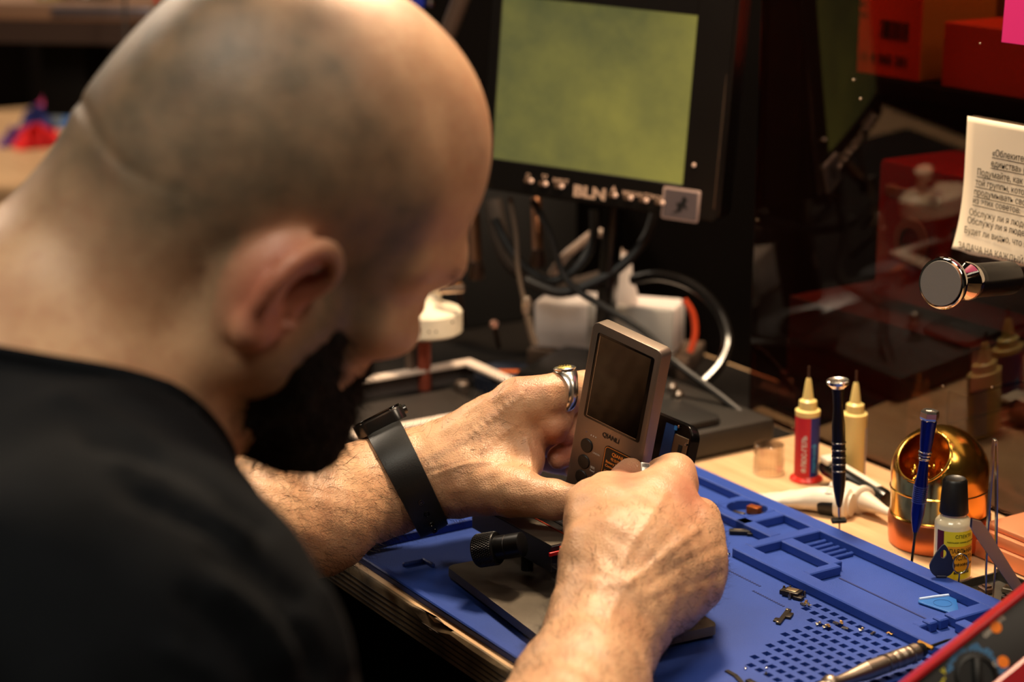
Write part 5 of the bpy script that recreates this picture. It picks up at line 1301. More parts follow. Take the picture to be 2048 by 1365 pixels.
for px, py in ((1063, 362), (1092, 368), (1124, 373), (1231, 391), (1262, 396), (1293, 401), (1325, 406)):
    q = mp(px, py); b = MB(); b.prism(rrect(.0085, .0040, .0019), 0, .0016, .0004, Matrix.Translation((q.x-.002, q.y, .0012))); b.build('button', mat('button_brown', (.38, .29, .23), .35), mon)
    b = MB(); b.lathe([(.0022, 0), (.0020, .0008), (.0001, .0014)], 12, Matrix.Translation((q.x+.001, q.y+.0004, .0028))); b.build('button_dot', BTN, mon)
for px, py, t_, s_ in ((1053, 350, '⊙', .006), (1084, 354, '▽', .006), (1107, 359, 'INPUT', .0052), (1222, 377, '▲', .006), (1246, 384, 'MENU', .0052), (1276, 388, 'AUTO', .0052), (1304, 393, 'POWER', .0052)):
    q = mp(px, py); text('button_label', t_, s_, LBL, mon, Matrix.Translation((q.x, q.y-.002, .0013)), bold=.0001)
q = mp(1147, 384); text('brand_plate', 'BLN', .0135, LBL, mon, Matrix.Translation((q.x, q.y-.003, .0013)), bold=.0006, sx=1.25)
q = mp(1389, 330); b = MB(); b.lathe([(.0017, .0012), (.0015, .0020), (.0001, .0022)], 12, Matrix.Translation((q.x, q.y, 0))); b.build('indicator_lamp', BTN, mon)
q = mp(1363, 409); b = MB(); b.prism([(x+q.x, y+q.y) for x, y in rrect(.034, .028, .002)], .0012, .0024, .0005); o = b.build('sticker', mat('sticker_grey', (.62, .52, .48), .4), mon); o['label'] = 'grey square sticker'
b = MB(); b.prism([(x+q.x, y+q.y) for x, y in rrect(.030, .024, .001)], .0024, .0026); b.build('sticker_field', mat('sticker_field', (.36, .31, .31), .5), mon)
b = MB(); b.prism([(q.x+x*.001, q.y+y*.001) for x, y in ((-7, -8), (-2, -4), (-4, 1), (0, 2), (2, 8), (6, 5), (4, 1), (7, -3), (2, -2), (1, -6))], .0026, .0028); b.build('sticker_emblem', BLKP, mon)
# highlight on the right bevel, drawn as a thin bright tube
b = MB(); b.tube([(MW-.0045, y, .0008) for y in (.012, .06, .10, .13)], [.0006, .0009, .0009, .0004], 6); b.build('bevel_highlight', mat('bevel_highlight', (.55, .46, .38), .2, metal=.8), mon)
b = MB(); b.box(MW*.47, MW*.53, -.15, .05, -.06, -.036, .004); b.box(MW*.25, MW*.75, -.17, -.155, -.16, .02, .004); b.build('stand', MBK, mon)

# ================================================================== CABLES AND CLUTTER UNDER THE MONITOR
def cable(name, pts, r, m, label, cat='cable', extra=None):
    pp = spline([P(*p) if len(p) == 3 else p for p in pts], 10); c = pp[0]; e = empty(name, Matrix.Translation(c), label, cat)
    b_ = MB(); b_.tube([p-c for p in pp], r, 10); b_.build('cord', m, e); return e, c
CB = mat('cable_black', (.075, .058, .048), .55); CG = mat('cable_grey', (.34, .28, .23), .45); CW = mat('cable_white', (.55, .47, .42), .45)
e, c = cable('thin_cable', [(1020, 395, 1.80), (1032, 470, 1.80), (1036, 540, 1.80), (1050, 610, 1.80)], .0022, CG, 'thin grey cable hanging from the left of the monitor, ending in a ferrule')
b = MB(); b.lathe([(.0035, 0), (.0045, .003), (.0045, .012), (.0025, .016)], 14, Matrix.Translation(P(1053, 628, 1.80)-c)); b.build('ferrule', mat('ferrule', (.75, .66, .58), .25, metal=.8), e)
b = MB(); b.tube([P(1053, 628, 1.80)-c, P(1062, 665, 1.80)-c, P(1070, 690, 1.80)-c], .0035, 10); b.build('strain_relief', CG, e)
cable('long_cable', [(1065, 400, 1.80), (1100, 470, 1.80), (1125, 545, 1.80), (1160, 585, 1.79), (1205, 612, 1.78), (1290, 665, 1.76), (1350, 725, 1.72), (1430, 785, 1.70), (1512, 850, 1.675)], .0032, CB, 'long black cable running from the monitor down over the black base')
cable('looped_cable', [(1188, 420, 1.83), (1186, 480, 1.83), (1160, 530, 1.83), (1110, 562, 1.83), (1060, 545, 1.83), (1020, 500, 1.84), (990, 440, 1.85)], .0045, CB, 'black cable hanging in a loop below the middle of the monitor')
cable('looped_cable', [(1310, 428, 1.80), (1290, 480, 1.80), (1245, 530, 1.80), (1190, 565, 1.80), (1120, 585, 1.80), (1050, 560, 1.80)], .0050, CB, 'thick black cable sagging from the right of the monitor')
cable('bundle_cable', [(985, 400, 1.9), (1010, 505, 1.9), (1060, 555, 1.9), (1130, 575, 1.92), (1200, 560, 1.96)], .009, mat('cable_sleeve', (.20, .16, .135), .6), 'thick grey-brown sleeved cable at the left below the monitor')
cable('air_hose', [(1265, 560, 1.84), (1320, 552, 1.82), (1385, 572, 1.80), (1435, 620, 1.78), (1456, 680, 1.765), (1440, 730, 1.75), (1405, 768, 1.74)], .0052, mat('hose_black', (.10, .085, .075), .22), 'glossy black hose arching down beside the white adapter', 'hose')
cable('orange_wire', [(1368, 600, 1.86), (1386, 630, 1.86), (1390, 670, 1.86), (1380, 705, 1.86)], .0030, mat('orange_wire', (.75, .24, .08), .45), 'short bright orange wire curving inside the black hose', 'wire')
# brass and steel stand rods
for k, (x, y0, y1, lab) in enumerate(((1072, 400, 520, 'bronze rod hanging under the left part of the monitor'), (949, 430, 545, 'bronze rod standing just right of the forehead'))):
    a_, c_ = P(x, y0, 1.86), P(x+4, y1, 1.83); e = empty('bronze_rod', Matrix.Translation(c_), lab, 'rod')
    b = MB(); b.tube([Vector(), a_-c_], .0052, 14); b.build('rod', mat('bronze', (.42, .27, .17), .35, metal=.7), e)
    b = MB(); b.lathe([(.0075, -.006), (.0080, 0), (.0055, .010)], 16); b.build('end_cap', mat('bronze_dark', (.22, .15, .11), .4, metal=.6), e)
for k, (x, y, lab) in enumerate(((917, 570, 'small brass nut behind the chrome lever'), (988, 648, 'shiny round metal knob below the cables'), (1040, 350, 'small pale knob peeping under the monitor corner'))):
    e = empty('brass_nut' if k == 0 else 'metal_ball', Matrix.Translation(P(x, y, 1.82)), lab, 'fitting')
    if k == 2: bpy.data.objects.remove(e); continue
    b = MB(); b.lathe([(.0001, 0), (.0038, .0), (.0042, .002), (.003, .005), (.0001, .0055)], 16, Matrix.Rotation(PI/2, 4, 'X')); b.build('knob_head', mat('knob_brass' if k == 0 else 'knob_pale', (.62, .42, .24) if k == 0 else (.80, .62, .55), .2, metal=.8), e)
    b = MB(); b.tube([(0, .0, 0), (.004, .03, -.045 if k == 0 else -.03)], .0022, 8); b.build('stem', mat('bronze_dark', None), e)
# dark equipment box behind them
e = empty('power_supply', ABM(1.84, 1.06, .7505), 'dark equipment box in the shadow behind the cables', 'equipment')
b = MB(); b.box(-.13, .16, -.10, .09, .0, .17, .004); b.build('case', mat('dark_case', (.07, .058, .05), .55), e)
b = MB(); 
for k in range(7): b.box(-.10+k*.03, -.085+k*.03, -.1015, -.0995, .10, .104)
b.build('vent_slot', BLKP, e)
# white adapter box with a moulded plug and lead
WHP = mat('adapter_white', (.86, .80, .77), .45, sss=.0)
wm = ABM(1.575, 1.070, .779, -.10); wm.translation = P(1072, 705, 1.905)
bx = P(1350, 690, 1.86)-P(1072, 705, 1.905); bx.z = 0
WM2 = frame(P(1066, 706, 1.90), bx, UZ.cross(bx)); WM2.translation.z = .768
wb = empty('white_adapter', WM2, 'white plastic power adapter box lying under the monitor among the cables', 'adapter')
b = MB(); b.box(0, .135, 0, .055, 0, .046, .005); b.build('adapter_case', WHP, wb)
b = MB(); b.box(.055, .138, -.010, .0, .004, .050, .004); b.build('side_cover', mat('adapter_grey', (.72, .68, .64), .45), wb)
b = MB(); b.lathe([(.0125, .047), (.0120, .058), (.0075, .070), (.0060, .090), (.0045, .094)], 24, Matrix.Translation((.085, .015, 0))); b.build('moulded_plug', WHP, wb)
pl_ = WM2.inverted()
b = MB(); b.tube(spline([Vector((.085, .015, .092)), pl_ @ P(1238, 505, 1.88), pl_ @ P(1222, 476, 1.88), pl_ @ P(1192, 466, 1.88), pl_ @ P(1160, 488, 1.88), pl_ @ P(1128, 515, 1.88), pl_ @ P(1105, 548, 1.9)], 8), .0042, 12); b.build('white_lead', CW, wb)
cbx = empty('cardboard_box', WM2.copy(), 'flat brown cardboard box under the white adapter', 'box')
CM = WM2.copy(); CM.translation.z = .7505; cbx.matrix_world = CM
b = MB(); b.box(-.004, .150, -.006, .075, 0, .0170, .001); b.build('box_body', mat('cardboard', (.30, .22, .16), .8, noise=.2), cbx); b = MB(); b.box(.065, .075, -.0065, .0755, .0165, .0173); b.build('box_seam', mat('card_seam', (.30, .22, .15), .8), cbx)
e = empty('dark_bench_sheet', ABM(1.62, .86, .7502), 'dark sheet added to darken the bench under the tray and cables', 'mat')
b = MB(); b.box(-.42, .385, -.215, .211, 0, .0006); b.box(-.42, .31, .211, .300, 0, .0006); b.build('dark_sheet', mat('sheet_dark', (.085, .065, .052), .75, noise=.3, nscale=15, spec=.15), e)  # added sheet that keeps the pale worktop dark here
# dark-blue roll with an orange stripe
e = empty('tape_roll', Matrix.Translation(G(1010, 780, .7512)), 'dark blue round tin with an orange stripe beside the tray', 'tin')
b = MB(); b.lathe([(.0001, 0), (.027, 0), (.0285, .002), (.0285, .016), (.026, .019), (.020, .0195), (.0001, .0195)], 40); b.build('tin_body', mat('tin_blue', (.13, .15, .20), .4), e)
b = MB(); b.box(-.006, .022, -.012, -.004, .0195, .0200); b.build('orange_stripe', mat('stripe_orange', (.70, .32, .05), .5), e)
# black base with a soft edge, by the mat
e = empty('equipment_box', ABM(1.30, .975, .7505), 'black rubbery equipment base between the smartphone and the bottles', 'equipment')
b = MB(); b.box(-.115, .078, -.085, .062, .002, .024, .004); b.build('base_body', mat('rubber_base', (.13, .115, .10), .55, bump=.3, bscale=150), e)
b = MB(); b.box(-.110, .073, -.080, .057, 0, .0022); b.build('foot_pad', BLKP, e)
b = MB(); b.prism([(x+.035, y-.02) for x, y in rrect(.07, .07, .01)], .024, .030, .003); b.build('top_plate', mat('dark_case', None), e)
for k, (x, y) in enumerate(((1345, 775), (1357, 790))):
    o = empty('metal_clip', Matrix.Translation(P(x, y, 1.70)), ['upper blurred metal clip on the black equipment box behind the tester', 'lower blurred metal clip on the black equipment box behind the tester'][k], 'clip', 'metal clips behind the tester')
    b = MB(); b.lathe([(.0001, -.003), (.004, -.002), (.005, .001), (.003, .004), (.0001, .0045)], 14); b.build('clip_body', mat('clip_steel', (.55, .48, .42), .25, metal=.9), o)
    b = MB(); b.box(-.001, .001, -.001, .001, -.010, -.002); b.build('clip_leg', STEEL, o)

# ================================================================== WHITE LID DISH, TRAY
e = empty('lid_stand', Matrix.Translation(Vector((P(850, 745, 1.84).x, P(850, 745, 1.84).y, .7505))), 'round cream-white dish on two posts with a chrome lever, beyond the beard', 'dish')
o_ = P(850, 640, 1.80); base = e.location
WD = mat('cream_enamel', (.92, .86, .76), .35, noise=.10, nscale=40)
M_ = Matrix.Translation(Vector((o_.x, o_.y+.0, o_.z))-base)
b = MB(); b.lathe([(.0001, -.012), (.030, -.012), (.0335, -.0095), (.0335, .008), (.0315, .0105), (.020, .0125), (.012, .016), (.0001, .017)], 44, M_); b.build('dish_body', WD, e)
b = MB(); b.tube([P(862, 612, 1.80)-base, P(868, 585, 1.80)-base, P(885, 548, 1.79)-base], [.011, .007, .0085], 14); b.build('handle', WD, e)
b = MB(); b.tube([P(880, 580, 1.78)-base, P(928, 577, 1.775)-base], [.0036, .0040], 14); b.build('chrome_lever', mat('lever', (.80, .68, .60), .18, metal=.9), e)
for x, m_ in ((820, mat('post_grey', (.42, .36, .32), .35, metal=.6)), (848, mat('post_copper', (.62, .30, .22), .4, metal=.5))):
    t_ = P(x, 684, 1.80)-base; b = MB(); b.tube([Vector((t_.x, t_.y, .0)), t_], .0052 if x < 830 else .0062, 14); b.build('post', m_, e)
b = MB()
for x, y in ((838, 660), (858, 664), (872, 664), (905, 645)): 
    q = P(x, y, 1.765)-base; b.lathe([(.0001, 0), (.0012, .0002), (.0001, .0006)], 8, Matrix.Translation(q) @ Matrix.Rotation(PI/2, 4, 'X'))
b.build('speck', mat('speck', (.45, .36, .25), .7), e)['kind'] = 'stuff'
tM = ABM(1.44, .8175, .7512)
tr2 = empty('soldering_tray', tM, 'black tray with a pale raised border and open well beyond the left forearm', 'tray')
RIMM = mat('tray_rim', (.84, .76, .70), .4, noise=.12)
hx_, hy_ = .071, .0965
b = MB(); b.box(-hx_, hx_, -hy_, hy_, 0, .004, .001, seg=1); b.build('tray_floor', mat('tray_black', (.085, .072, .062), .45, noise=.3, nscale=12), tr2)
b = MB(); w_ = .0085
for q in ((-hx_-.004, -hx_+w_, -hy_-.004, hy_+.004), (hx_-w_, hx_+.004, -hy_-.004, hy_+.004), (-hx_+w_, hx_-w_, -hy_-.004, -hy_+w_), (-hx_+w_, hx_-w_, hy_-w_, hy_+.004)): b.box(*q, .020, .0235, .0006, seg=1)
b.build('tray_border', RIMM, tr2)
b = MB()
for q in ((-hx_-.002, -hx_+.001, -hy_-.002, hy_+.002), (hx_-.001, hx_+.002, -hy_-.002, hy_+.002), (-hx_, hx_, -hy_-.002, -hy_+.001), (-hx_, hx_, hy_-.001, hy_+.002)): b.box(*q, 0, .020)
b.build('tray_wall', mat('tray_wall', (.30, .27, .26), .5), tr2)
b = MB(); b.box(-.045, .052, -.085, .060, .004, .0085, .002); b.build('inner_pad', mat('pad_brown', (.17, .14, .12), .5, noise=.3, nscale=25), tr2)
e = empty('metal_can', ABM(1.475, .885, .7545), 'little grey metal can in the far corner of the black tray', 'can')
b = MB(); b.lathe([(.0001, 0), (.006, 0), (.0065, .001), (.0065, .011), (.005, .013), (.0001, .0135)], 18); b.build('can_body', mat('post_grey', None), e); b = MB(); b.lathe([(.0068, .0085), (.0068, .0095)], 18, cap=False); b.build('can_rim', STEEL, e)

# ================================================================== ON AND BEHIND THE DARK SCREEN
PAPER = mat('paper', (.86, .79, .69), .8, sss=0)
pM = GLM(1937, 232, .0010); pI = pM.inverted()
def pp(px, py, off=.001): return pI @ GL(px, py, GB, off)
pa_ = empty('paper_notice', pM, 'white paper sheet of printed Russian text hanging on the dark screen', 'notice')
left = [pp(1937, 232, .001), pp(1934, 300, .0015), pp(1929, 370, .003), pp(1919, 440, .006), pp(1905, 500, .010)]
left = spline(left, 4); n = len(left); b = MB(); rows = []
wv = random.Random(2)
for i, p in enumerate(left):
    row = []
    for k in range(25):
        t = k/24; q = Vector((p.x+t*.21, p.y, p.z*(1-t)+.001+.0004*math.sin(t*9+i*.4)))
        if i == n-1: q.y += .0012*wv.random()
        row.append(b.bm.verts.new(q))
    rows.append(row)
for p, q in zip(rows, rows[1:]):
    for k in range(24): b.bm.faces.new((p[k], q[k], q[k+1], p[k+1]))
sh_ = b.build('sheet', PAPER, pa_); md = sh_.modifiers.new('s', 'SOLIDIFY'); md.thickness = .00015; md.offset = -1
lines = [(1985, 314, '«Облекитесь в одежду', 1), (1983, 335, 'единства» (Кол. 3:14)', 1), (1956, 352, 'Подумайте, как научиться', 1), (1954, 372, 'той группы, которая', 1), (1952, 391, 'продумывать свое служение', 1), (1951, 408, 'из этих советов:', 1),
         (1946, 431, 'Обслужу ли я людей вокруг', 0), (1944, 447, 'Обслужу ли я людей в доме', 0), (1940, 466, 'Будет ли видно, что я прав', 0), (1932, 496, 'ЗАДАЧА НА КАЖДЫЙ ДЕНЬ', 0)]
for x, y, t_, u_l in lines:
    q = pp(x, y-4, .0022); zz = float(np.interp(-q.y, [-p.y for p in left][::1], [p.z for p in left]))+.0012
    sz = .0070; text('printed_line', t_, sz, INK, pa_, Matrix.Translation((q.x, q.y-.0005, zz)), bold=0, sx=.86)
    if u_l: b = MB(); wl_ = len(t_)*sz*.50; b.box(q.x, q.x+wl_, q.y-.0021, q.y-.0016, zz-.00002, zz+.00003); b.build('underline', INK, pa_)
pk = empty('pink_card', GLM(2004, 84, .001), 'bright pink card with white lettering at the top right of the screen', 'card')
b = MB(); b.prism([(0, 0), (.16, 0), (.16, .13), (.004, .13)], 0, .0006); b.build('card', mat('magenta_card', (.86, .13, .47), .6), pk)
text('lettering', 'УСЛУГИ', .026, WHT, pk, Matrix.Translation((.043, .045, .0008)) @ Matrix.Rotation(-.25, 4, 'Z'), bold=.0004)
# chrome door knob style holder on a black stem
kx = (P(2030, 556, 1.415)-P(1880, 568, 1.335)).normalized()
KX = P(1882, 567, 1.335); z_ = kx; x_ = UZ.cross(z_).normalized(); y_ = z_.cross(x_)
KMx = Matrix((x_, y_, z_)).transposed().to_4x4(); KMx.translation = KX
kb = empty('chrome_knob', KMx, 'chrome spool-shaped knob with a grey face on a black stem against the screen', 'knob')
b = MB(); b.lathe([(.0150, -.0004), (.0165, 0), (.0175, .0012), (.0178, .0030), (.0172, .0050), (.0100, .0085), (.0060, .0110), (.0055, .0140)], 48); b.build('front_disc', CHROME, kb)
b = MB(); b.lathe([(.0001, -.0010), (.0150, -.0010), (.0152, -.0004), (.0152, .0004)], 40); b.build('grey_face', mat('face_grey', (.47, .44, .41), .45, bump=.2, bscale=3000), kb)
b = MB(); b.lathe([(.0055, .0140), (.0060, .0200), (.0125, .0320), (.0134, .0350), (.0128, .0370)], 44); b.build('rear_cone', CHROME, kb)
b = MB(); b.lathe([(.0118, .0368), (.0122, .0385), (.0122, .0435), (.0116, .0440), (.0118, .0446), (.0120, .095)], 36); b.build('stem', mat('glossy_black', None), kb)
# boxes on the shelf behind the screen
sh2 = empty('shelf', ABM(1.2, 1.30, 1.02), 'dark shelf board seen through the smoked screen', 'shelf')
b = MB(); b.box(-.22, .60, -.075, .12, -.002, .012, .001); b.build('board', DARKWALL, sh2)
for x in (-.21, .55): b = MB(); b.box(x, x+.01, -.07, .12, -.27, -.002); b.build('bracket', DARKWALL, sh2)
OB = mat('orange_carton', (.72, .19, .045), .55); OD = mat('orange_carton_side', (.62, .43, .13), .6)
PRB = mat('carton_print', (.18, .05, .03), .6)
def carton(px0, px1, by, lab, m, side, h=.13, dep=.09, name='orange_box', pr=0, bb=1.235):
    A0, A1 = GL(px0, by, bb), GL(px1, by, bb); M = frame(Vector((A0.x, A0.y, 1.0325)), -AX, BX); w = (A1-A0).dot(-AX)
    e = empty(name, M, lab, 'box'); b_ = MB(); b_.box(0, w, 0, dep, 0, h, .0008, seg=1); b_.build('carton', m, e)
    b_ = MB(); b_.box(w, w+.0006, .001, dep-.001, .001, h-.001); b_.build('side_panel', side, e)
    if pr:
        FM = frame((0, -.0009, 0), (1, 0, 0), (0, 0, 1))
        for k in range(9): text('print_line', ['Инструкция', 'состав набора', 'хранить сухим', 'партия 0417', 'срок годности', 'модель P-20', 'сделано', 'упаковка', 'цвет'][k], .0058, PRB, e, FM @ Matrix.Translation((.012, h-.012-.0095*k, 0)))
        for k in range(5): text('print_line', ['EAC', 'размер M', 'вес 240 г', 'арт. 1127', 'код'][k], .0062, PRB, e, FM @ Matrix.Translation((w*.48, h-.010-.0105*k, 0)))
        b_ = MB(); rb_ = random.Random(8); x = w*.52
        while x < w*.86: q = .0006+.0014*rb_.random(); b_.box(x, x+q, -.0009, -.0002, .034, .050); x += q+.0007+.001*rb_.random()
        b_.build('bar_code', PRB, e)
        text('print_line', '9800 11', .0105, PRB, e, FM @ Matrix.Translation((.006, .012, 0)), bold=.0003); text('print_line', '4 060 281', .0120, PRB, e, FM @ Matrix.Translation((w*.42, .012, 0)), bold=.0003)
    return e
carton(1675, 1838, 138, 'orange-red carton with black print and bar code on the shelf', OB, OD, pr=1)
carton(1881, 2100, 185, 'plain orange-red box at the right end of the shelf, below the pink card', OB, OB, h=.055, dep=.10)
carton(1883, 2090, 60, 'yellow-brown carton standing on the shelf behind the plain orange box', OD, OD, h=.15, dep=.05, bb=1.335)
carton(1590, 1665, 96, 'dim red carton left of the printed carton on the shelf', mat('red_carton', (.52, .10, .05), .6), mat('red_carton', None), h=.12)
# red case and books behind the screen
A0 = GL(1745, 590, 1.15); rcM = frame(Vector((A0.x, A0.y, .862)), -AX, BX)
rd_ = empty('red_case', rcM, 'large glossy red case standing on the books behind the screen', 'case')
REDC = mat('red_case', (.62, .05, .035), .3, coat=.4)
b = MB(); b.box(0, .30, 0, .11, 0, .118, .004); b.build('case_body', REDC, rd_)
b = MB(); b.box(.09, .30, -.002, .0, .02, .075, .001, seg=1); b.build('front_window', mat('case_window', (.25, .20, .17), .3), rd_)
b = MB(); b.lathe([(.012, 0), (.020, .001), (.020, .003), (.012, .004)], 28, Matrix.Translation((.045, 0, .055)) @ Matrix.Rotation(PI/2, 4, 'X'), cap=False); b.build('round_emblem', mat('case_mark', (.62, .45, .38), .4), rd_)
b = MB(); b.box(.01, .075, -.0015, .0, .088, .098, .001, seg=1); b.build('stripe', mat('case_mark', None), rd_)
def book(z0, th, px, py, L, lab, cov, pg):
    A0 = GL(px, py, 1.12); M = frame(Vector((A0.x, A0.y, z0)), -AX, BX) @ Matrix.Rotation(.04, 4, 'Z'); e = empty('book', M, lab, 'book')
    b_ = MB(); b_.box(-L, .0, 0, .15, 0, .0028, .0006, seg=1); b_.box(-L, 0, 0, .15, th-.0028, th, .0006, seg=1); b_.box(-L, 0, 0, .003, 0, th, .0008, seg=1); b_.build('cover', cov, e)
    b_ = MB(); b_.box(-L+.002, -.0022, .003, .148, .0028, th-.0028); b_.build('pages', pg, e)
CV = mat('book_cover', (.34, .12, .09), .45); PG = mat('book_pages', (.80, .70, .62), .8)
book(.7505, .032, 1845, 745, .17, 'thick dark book at the bottom of the stack behind the screen', CV, PG)
book(.783, .030, 1900, 715, .19, 'dark book with grey page edges, middle of the stack behind the screen', CV, PG)
book(.8135, .040, 1945, 640, .21, 'dark book under the red case, topmost of the stack behind the screen', CV, PG)
# blue folder and dim box further back
e = empty('blue_folder', ABM(.86, 1.35, .7505), 'dim blue-violet folder lying on the counter behind the screen', 'folder')
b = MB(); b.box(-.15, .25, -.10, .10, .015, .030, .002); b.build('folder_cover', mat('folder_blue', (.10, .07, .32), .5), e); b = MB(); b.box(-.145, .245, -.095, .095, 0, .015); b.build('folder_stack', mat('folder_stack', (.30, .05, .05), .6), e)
e = empty('counter_behind', ABM(1.0, 1.35, 0), 'dark counter standing behind the smoked screen', 'counter')
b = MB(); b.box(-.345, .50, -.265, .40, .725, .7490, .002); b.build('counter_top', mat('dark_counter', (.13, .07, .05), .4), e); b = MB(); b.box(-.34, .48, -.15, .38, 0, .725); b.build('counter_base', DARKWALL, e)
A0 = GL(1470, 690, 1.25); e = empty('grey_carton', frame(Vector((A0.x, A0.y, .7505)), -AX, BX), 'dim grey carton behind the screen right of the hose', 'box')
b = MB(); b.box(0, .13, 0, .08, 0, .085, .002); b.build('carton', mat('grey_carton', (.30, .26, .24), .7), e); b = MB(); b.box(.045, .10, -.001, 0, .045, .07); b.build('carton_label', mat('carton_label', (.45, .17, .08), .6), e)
# water-drop specks on the screen
b = MB()
for px, py, r in ((1707, 160, .0011), (1721, 198, .0011), (1514, 440, .0007), (1984, 775, .0009), (1960, 87, .0008), (1886, 773, .0008)):
    b.lathe([(r, 0), (r*.7, r*.5), (.0001, r*.7)], 10, GLM(px, py, .0003))
o = b.build('screen_specks', mat('speck_bright', (.6, .5, .4), .3)); tag(o, 'dried specks scattered on the dark screen', 'specks', kind='stuff')

# ================================================================== FAR LEFT: SHELF, BOXES, CLOTHS
def FLm(px, py, d, z): q = P(px, py, d); M = frame(Vector((q.x, q.y, z)), -AX, BX); return M
X_, Y_ = Vector((1, -.15, 0)).normalized(), Vector((.15, 1, 0)).normalized()
def LF(px, py, d): return frame(P(px, py, d), X_, Y_)
e = empty('wall_shelf', LF(0, 36, 2.62), 'pale wooden shelf board at the top left with metal edge', 'shelf')
b = MB(); b.box(-.30, .215, -.02, .10, 0, .022, .002); b.build('board', mat('shelf_wood', (.48, .36, .28), .6), e)
b = MB(); b.box(.08, .215, -.024, -.018, .004, .018, .002); b.build('metal_strip', mat('shelf_strip', (.55, .50, .52), .3, metal=.8), e)
b = MB(); b.box(-.30, .215, -.018, -.012, -.030, 0); b.build('apron', mat('shelf_apron', (.20, .13, .10), .7), e)
for k, (x, y, w, h, m_, lab) in enumerate(((72, 8, .03, .012, (.62, .56, .35), 'yellow-green box end on the top-left shelf'), (150, 2, .035, .012, (.30, .26, .22), 'dark box on the top-left shelf edge'))):
    e = empty('shelf_box', LF(x, y, 2.60), lab, 'box'); e.matrix_world = LF(x, 36, 2.62) @ Matrix.Translation((0, 0, .0225)); b = MB(); b.box(0, w, 0, .05, 0, .03, .002); b.build('box_body', mat('shelf_box%d' % k, m_, .6), e); b = MB(); b.box(w*.3, w*.6, -.0006, 0, .005, .012); b.build('box_label', WHT, e)
e = empty('speaker_box', LF(88, 232, 2.70), 'tall black box with faint grey lettering under the top-left shelf', 'box'); e.matrix_world.translation.z
b = MB(); b.box(0, .062, 0, .10, .0, .125, .003); b.build('box_body', mat('box_black', (.025, .022, .022), .7, spec=.15), e)
text('box_lettering', 'BLACK', .017, mat('dim_grey', (.30, .28, .29), .6), e, frame((.004, -.0012, .098), (1, 0, 0), (0, 0, 1))); text('box_lettering', 'SYSTEM', .012, mat('dim_grey', None), e, frame((.004, -.0012, .083), (1, 0, 0), (0, 0, 1)))
b = MB(); b.box(.010, .042, -.0012, 0, .012, .035); b.build('box_picture', mat('box_pic', (.32, .25, .18), .6), e)
BT = Matrix.Translation((0, 0, 0))
e = empty('red_tag', LF(160, 212, 2.72), 'small red plastic item in the dark between black box and head', 'tag')
b = MB(); b.box(0, .020, 0, .02, 0, .040, .005); b.build('tag_body', mat('deep_red', (.62, .02, .05), .4), e); b = MB(); b.box(.004, .008, -.001, 0, .008, .03); b.build('tag_stripe', BLKP, e)
e = empty('red_strap', LF(312, 14, 2.6), 'thin bright red strap hanging at the top edge behind the head', 'strap')
b = MB(); b.box(-.002, .005, 0, .002, 0, .06, .0005); b.build('strap', mat('bright_red', (.85, .06, .08), .5), e); b = MB(); b.box(-.003, .006, -.001, .003, .05, .056); b.build('strap_buckle', BLKP, e)
e, c = cable('hanging_cord', [(250, -1900, 2.5), (250, -60, 2.5), (251, 40, 2.5), (250, 120, 2.5), (252, 200, 2.5)], .0022, mat('cord_brown', (.17, .12, .09), .6), 'dark thin cord hanging straight down behind the bald head', 'cord')
# crumpled cloths on the bench
def cloth(px, py, d, rad, h, m_, lab, seed, sc=(1, 1)):
    q = G(px, py, .7505); e = empty('crumpled_cloth', Matrix.Translation(q), lab, 'cloth'); V = []; n, k = 40, 14; b_ = MB(); rows = []
    top = b_.bm.verts.new((0, 0, h)); 
    for j in range(1, k+1):
        row = []
        for i in range(n):
            t = 2*PI*i/n; r = rad*j/k*(1+.22*math.sin(3*t+seed)+.12*math.sin(7*t+seed*2)); z = h*(1-(j/k)**2)*(1+.35*math.sin(5*t+seed+j*.7))+.002*math.sin(9*t+j)
            row.append(b_.bm.verts.new((r*math.cos(t)*sc[0], r*math.sin(t)*sc[1], max(0.0002, z) if j < k else 0)))
        rows.append(row)
    for i in range(n): b_.bm.faces.new((top, rows[0][i], rows[0][(i+1) % n]))
    for p, q2 in zip(rows, rows[1:]):
        for i in range(n): b_.bm.faces.new((p[i], q2[i], q2[(i+1) % n], p[(i+1) % n]))
    b_.bm.faces.new(rows[-1]); b_.build('cloth_body', mat(lab[:12], m_, .8, noise=.25, nscale=60), e)
    b_ = MB(); b_.tube([v.co.copy() for v in []] or [Vector((rad*.93*math.cos(t)*sc[0]*(1+.22*math.sin(3*t+seed)+.12*math.sin(7*t+seed*2)), rad*.93*math.sin(t)*sc[1]*(1+.22*math.sin(3*t+seed)+.12*math.sin(7*t+seed*2)), .004)) for t in np.linspace(0, 2*PI, 40)[:-1]], .0012, 6, closed=True); b_.build('hem', mat(lab[:12], None), e)
cloth(75, 292, 3, .040, .026, (.90, .06, .08), 'crumpled bright red cloth at the front of the rag heap', 1, (1.1, .8))
cloth(30, 290, 3, .026, .022, (.48, .32, .62), 'lilac crumpled rag left of the red one', 2)
cloth(75, 258, 3, .030, .030, (.05, .08, .36), 'dark navy crumpled rag behind the red one', 3)
cloth(112, 252, 3, .028, .034, (.42, .45, .48), 'pale grey crumpled rag beside the man\'s nape', 4)
cloth(95, 240, 3, .022, .030, (.75, .22, .45), 'pink crumpled rag on top of the heap', 5)
cloth(150, 258, 3, .022, .030, (.20, .38, .62), 'sky-blue crumpled rag half hidden by the nape', 6)
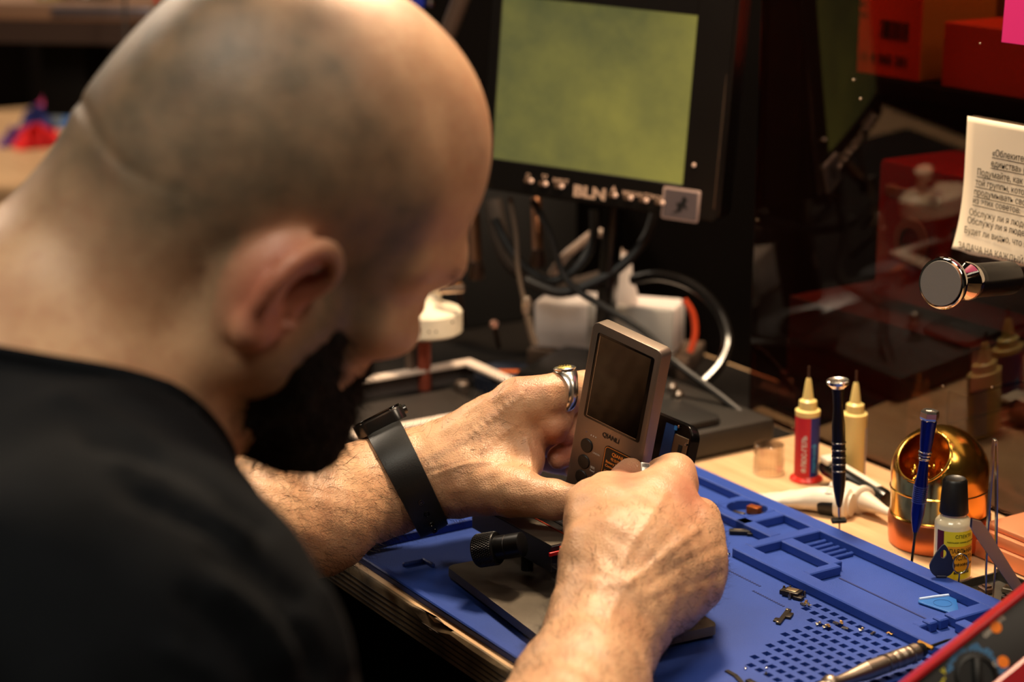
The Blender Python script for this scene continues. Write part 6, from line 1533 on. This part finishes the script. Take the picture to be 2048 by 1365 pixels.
# microscope arm etc above the forehead
e = empty('slanting_pipe', Matrix.Translation(P(885, 95, 1.86)), 'grey tubular arm slanting down beside the top of the monitor', 'pipe')
q0 = P(885, 95, 1.86)
b = MB(); b.tube([Vector(), P(925, -10, 1.85)-q0, P(945, -90, 1.84)-q0, P(1130, -1000, 1.70)-q0], .0085, 16); b.build('tube', mat('arm_grey', (.26, .20, .17), .4, metal=.4), e)
b = MB(); b.lathe([(.0001, -.012), (.012, -.010), (.013, .004), (.0090, .010)], 20); b.build('joint', BLKP, e)
e = empty('small_light_fitting', Matrix.Translation(P(860, 6, 1.95)), 'small chrome and blue fitting above the forehead', 'fitting')
b = MB(); b.lathe([(.0001, -.004), (.006, -.003), (.007, .002), (.0001, .006)], 18); b.build('chrome_head', CHROME, e); b = MB(); b.box(-.022, -.006, -.004, .004, -.006, .02, .002); b.build('blue_body', mat('fitting_blue', (.10, .16, .55), .4), e)
b = MB(); b.tube([(0, 0, .003), (0, .01, .12)], .003, 8); b.build('stem', BLKP, e)
# ================================================================== SUB-PARTS: details carried by a part
def sub_of(child, part):
    child_root = child.parent; ML = part.matrix_local.inverted() @ child.matrix_local
    child.parent = part; child.matrix_parent_inverse = Matrix(); child.matrix_local = ML
def base_name(o): return o.name.split('.')[0]
RULE = {'watch_glass': 'watch_case', 'crown': 'watch_case', 'strap_hole': 'strap', 'engraved_face': 'bezel', 'contact': 'metal_tip', 'scale_mark': 'meter_body', 'orange_dot': 'meter_body',
        'sticker_border': 'sticker', 'sticker_box': 'sticker', 'sticker_field': 'sticker', 'sticker_emblem': 'sticker', 'bar_code': 'carton', 'print_line': 'carton', 'carton_label': 'carton',
        'printed_line': 'sheet', 'underline': 'sheet', 'grey_face': 'front_disc', 'knurling': 'handle', 'grip_ring': 'handle', 'camera_hole': 'shield_plate', 'ring_mark': 'shield_plate', 'blue_tab': 'blue_tape',
        'screen_edge': 'screen', 'screw_collar': 'front_jaw', 'jaw_top': 'front_jaw', 'label_band': 'label', 'cap_rib': 'cap_shell', 'opening_rim': 'dome', 'box_lettering': 'box_body', 'box_picture': 'box_body',
        'white_lead': 'adapter_case', 'moulded_plug': 'adapter_case', 'vent_slot': 'case', 'edge_groove': 'edge_band', 'collar': 't_shirt', 'chrome_lever': 'handle'}
for root in [o for o in SC.objects if o.parent is None and o.type == 'EMPTY']:
    kids = list(root.children)
    for c in kids:
        t = RULE.get(base_name(c))
        if t:
            hit = [k for k in kids if base_name(k) == t and k is not c]
            if hit: sub_of(c, hit[0])
    bs = [k for k in kids if base_name(k) == 'button']; ds = [k for k in kids if base_name(k) == 'button_dot']
    for p_, d_ in zip(bs, ds): sub_of(d_, p_)
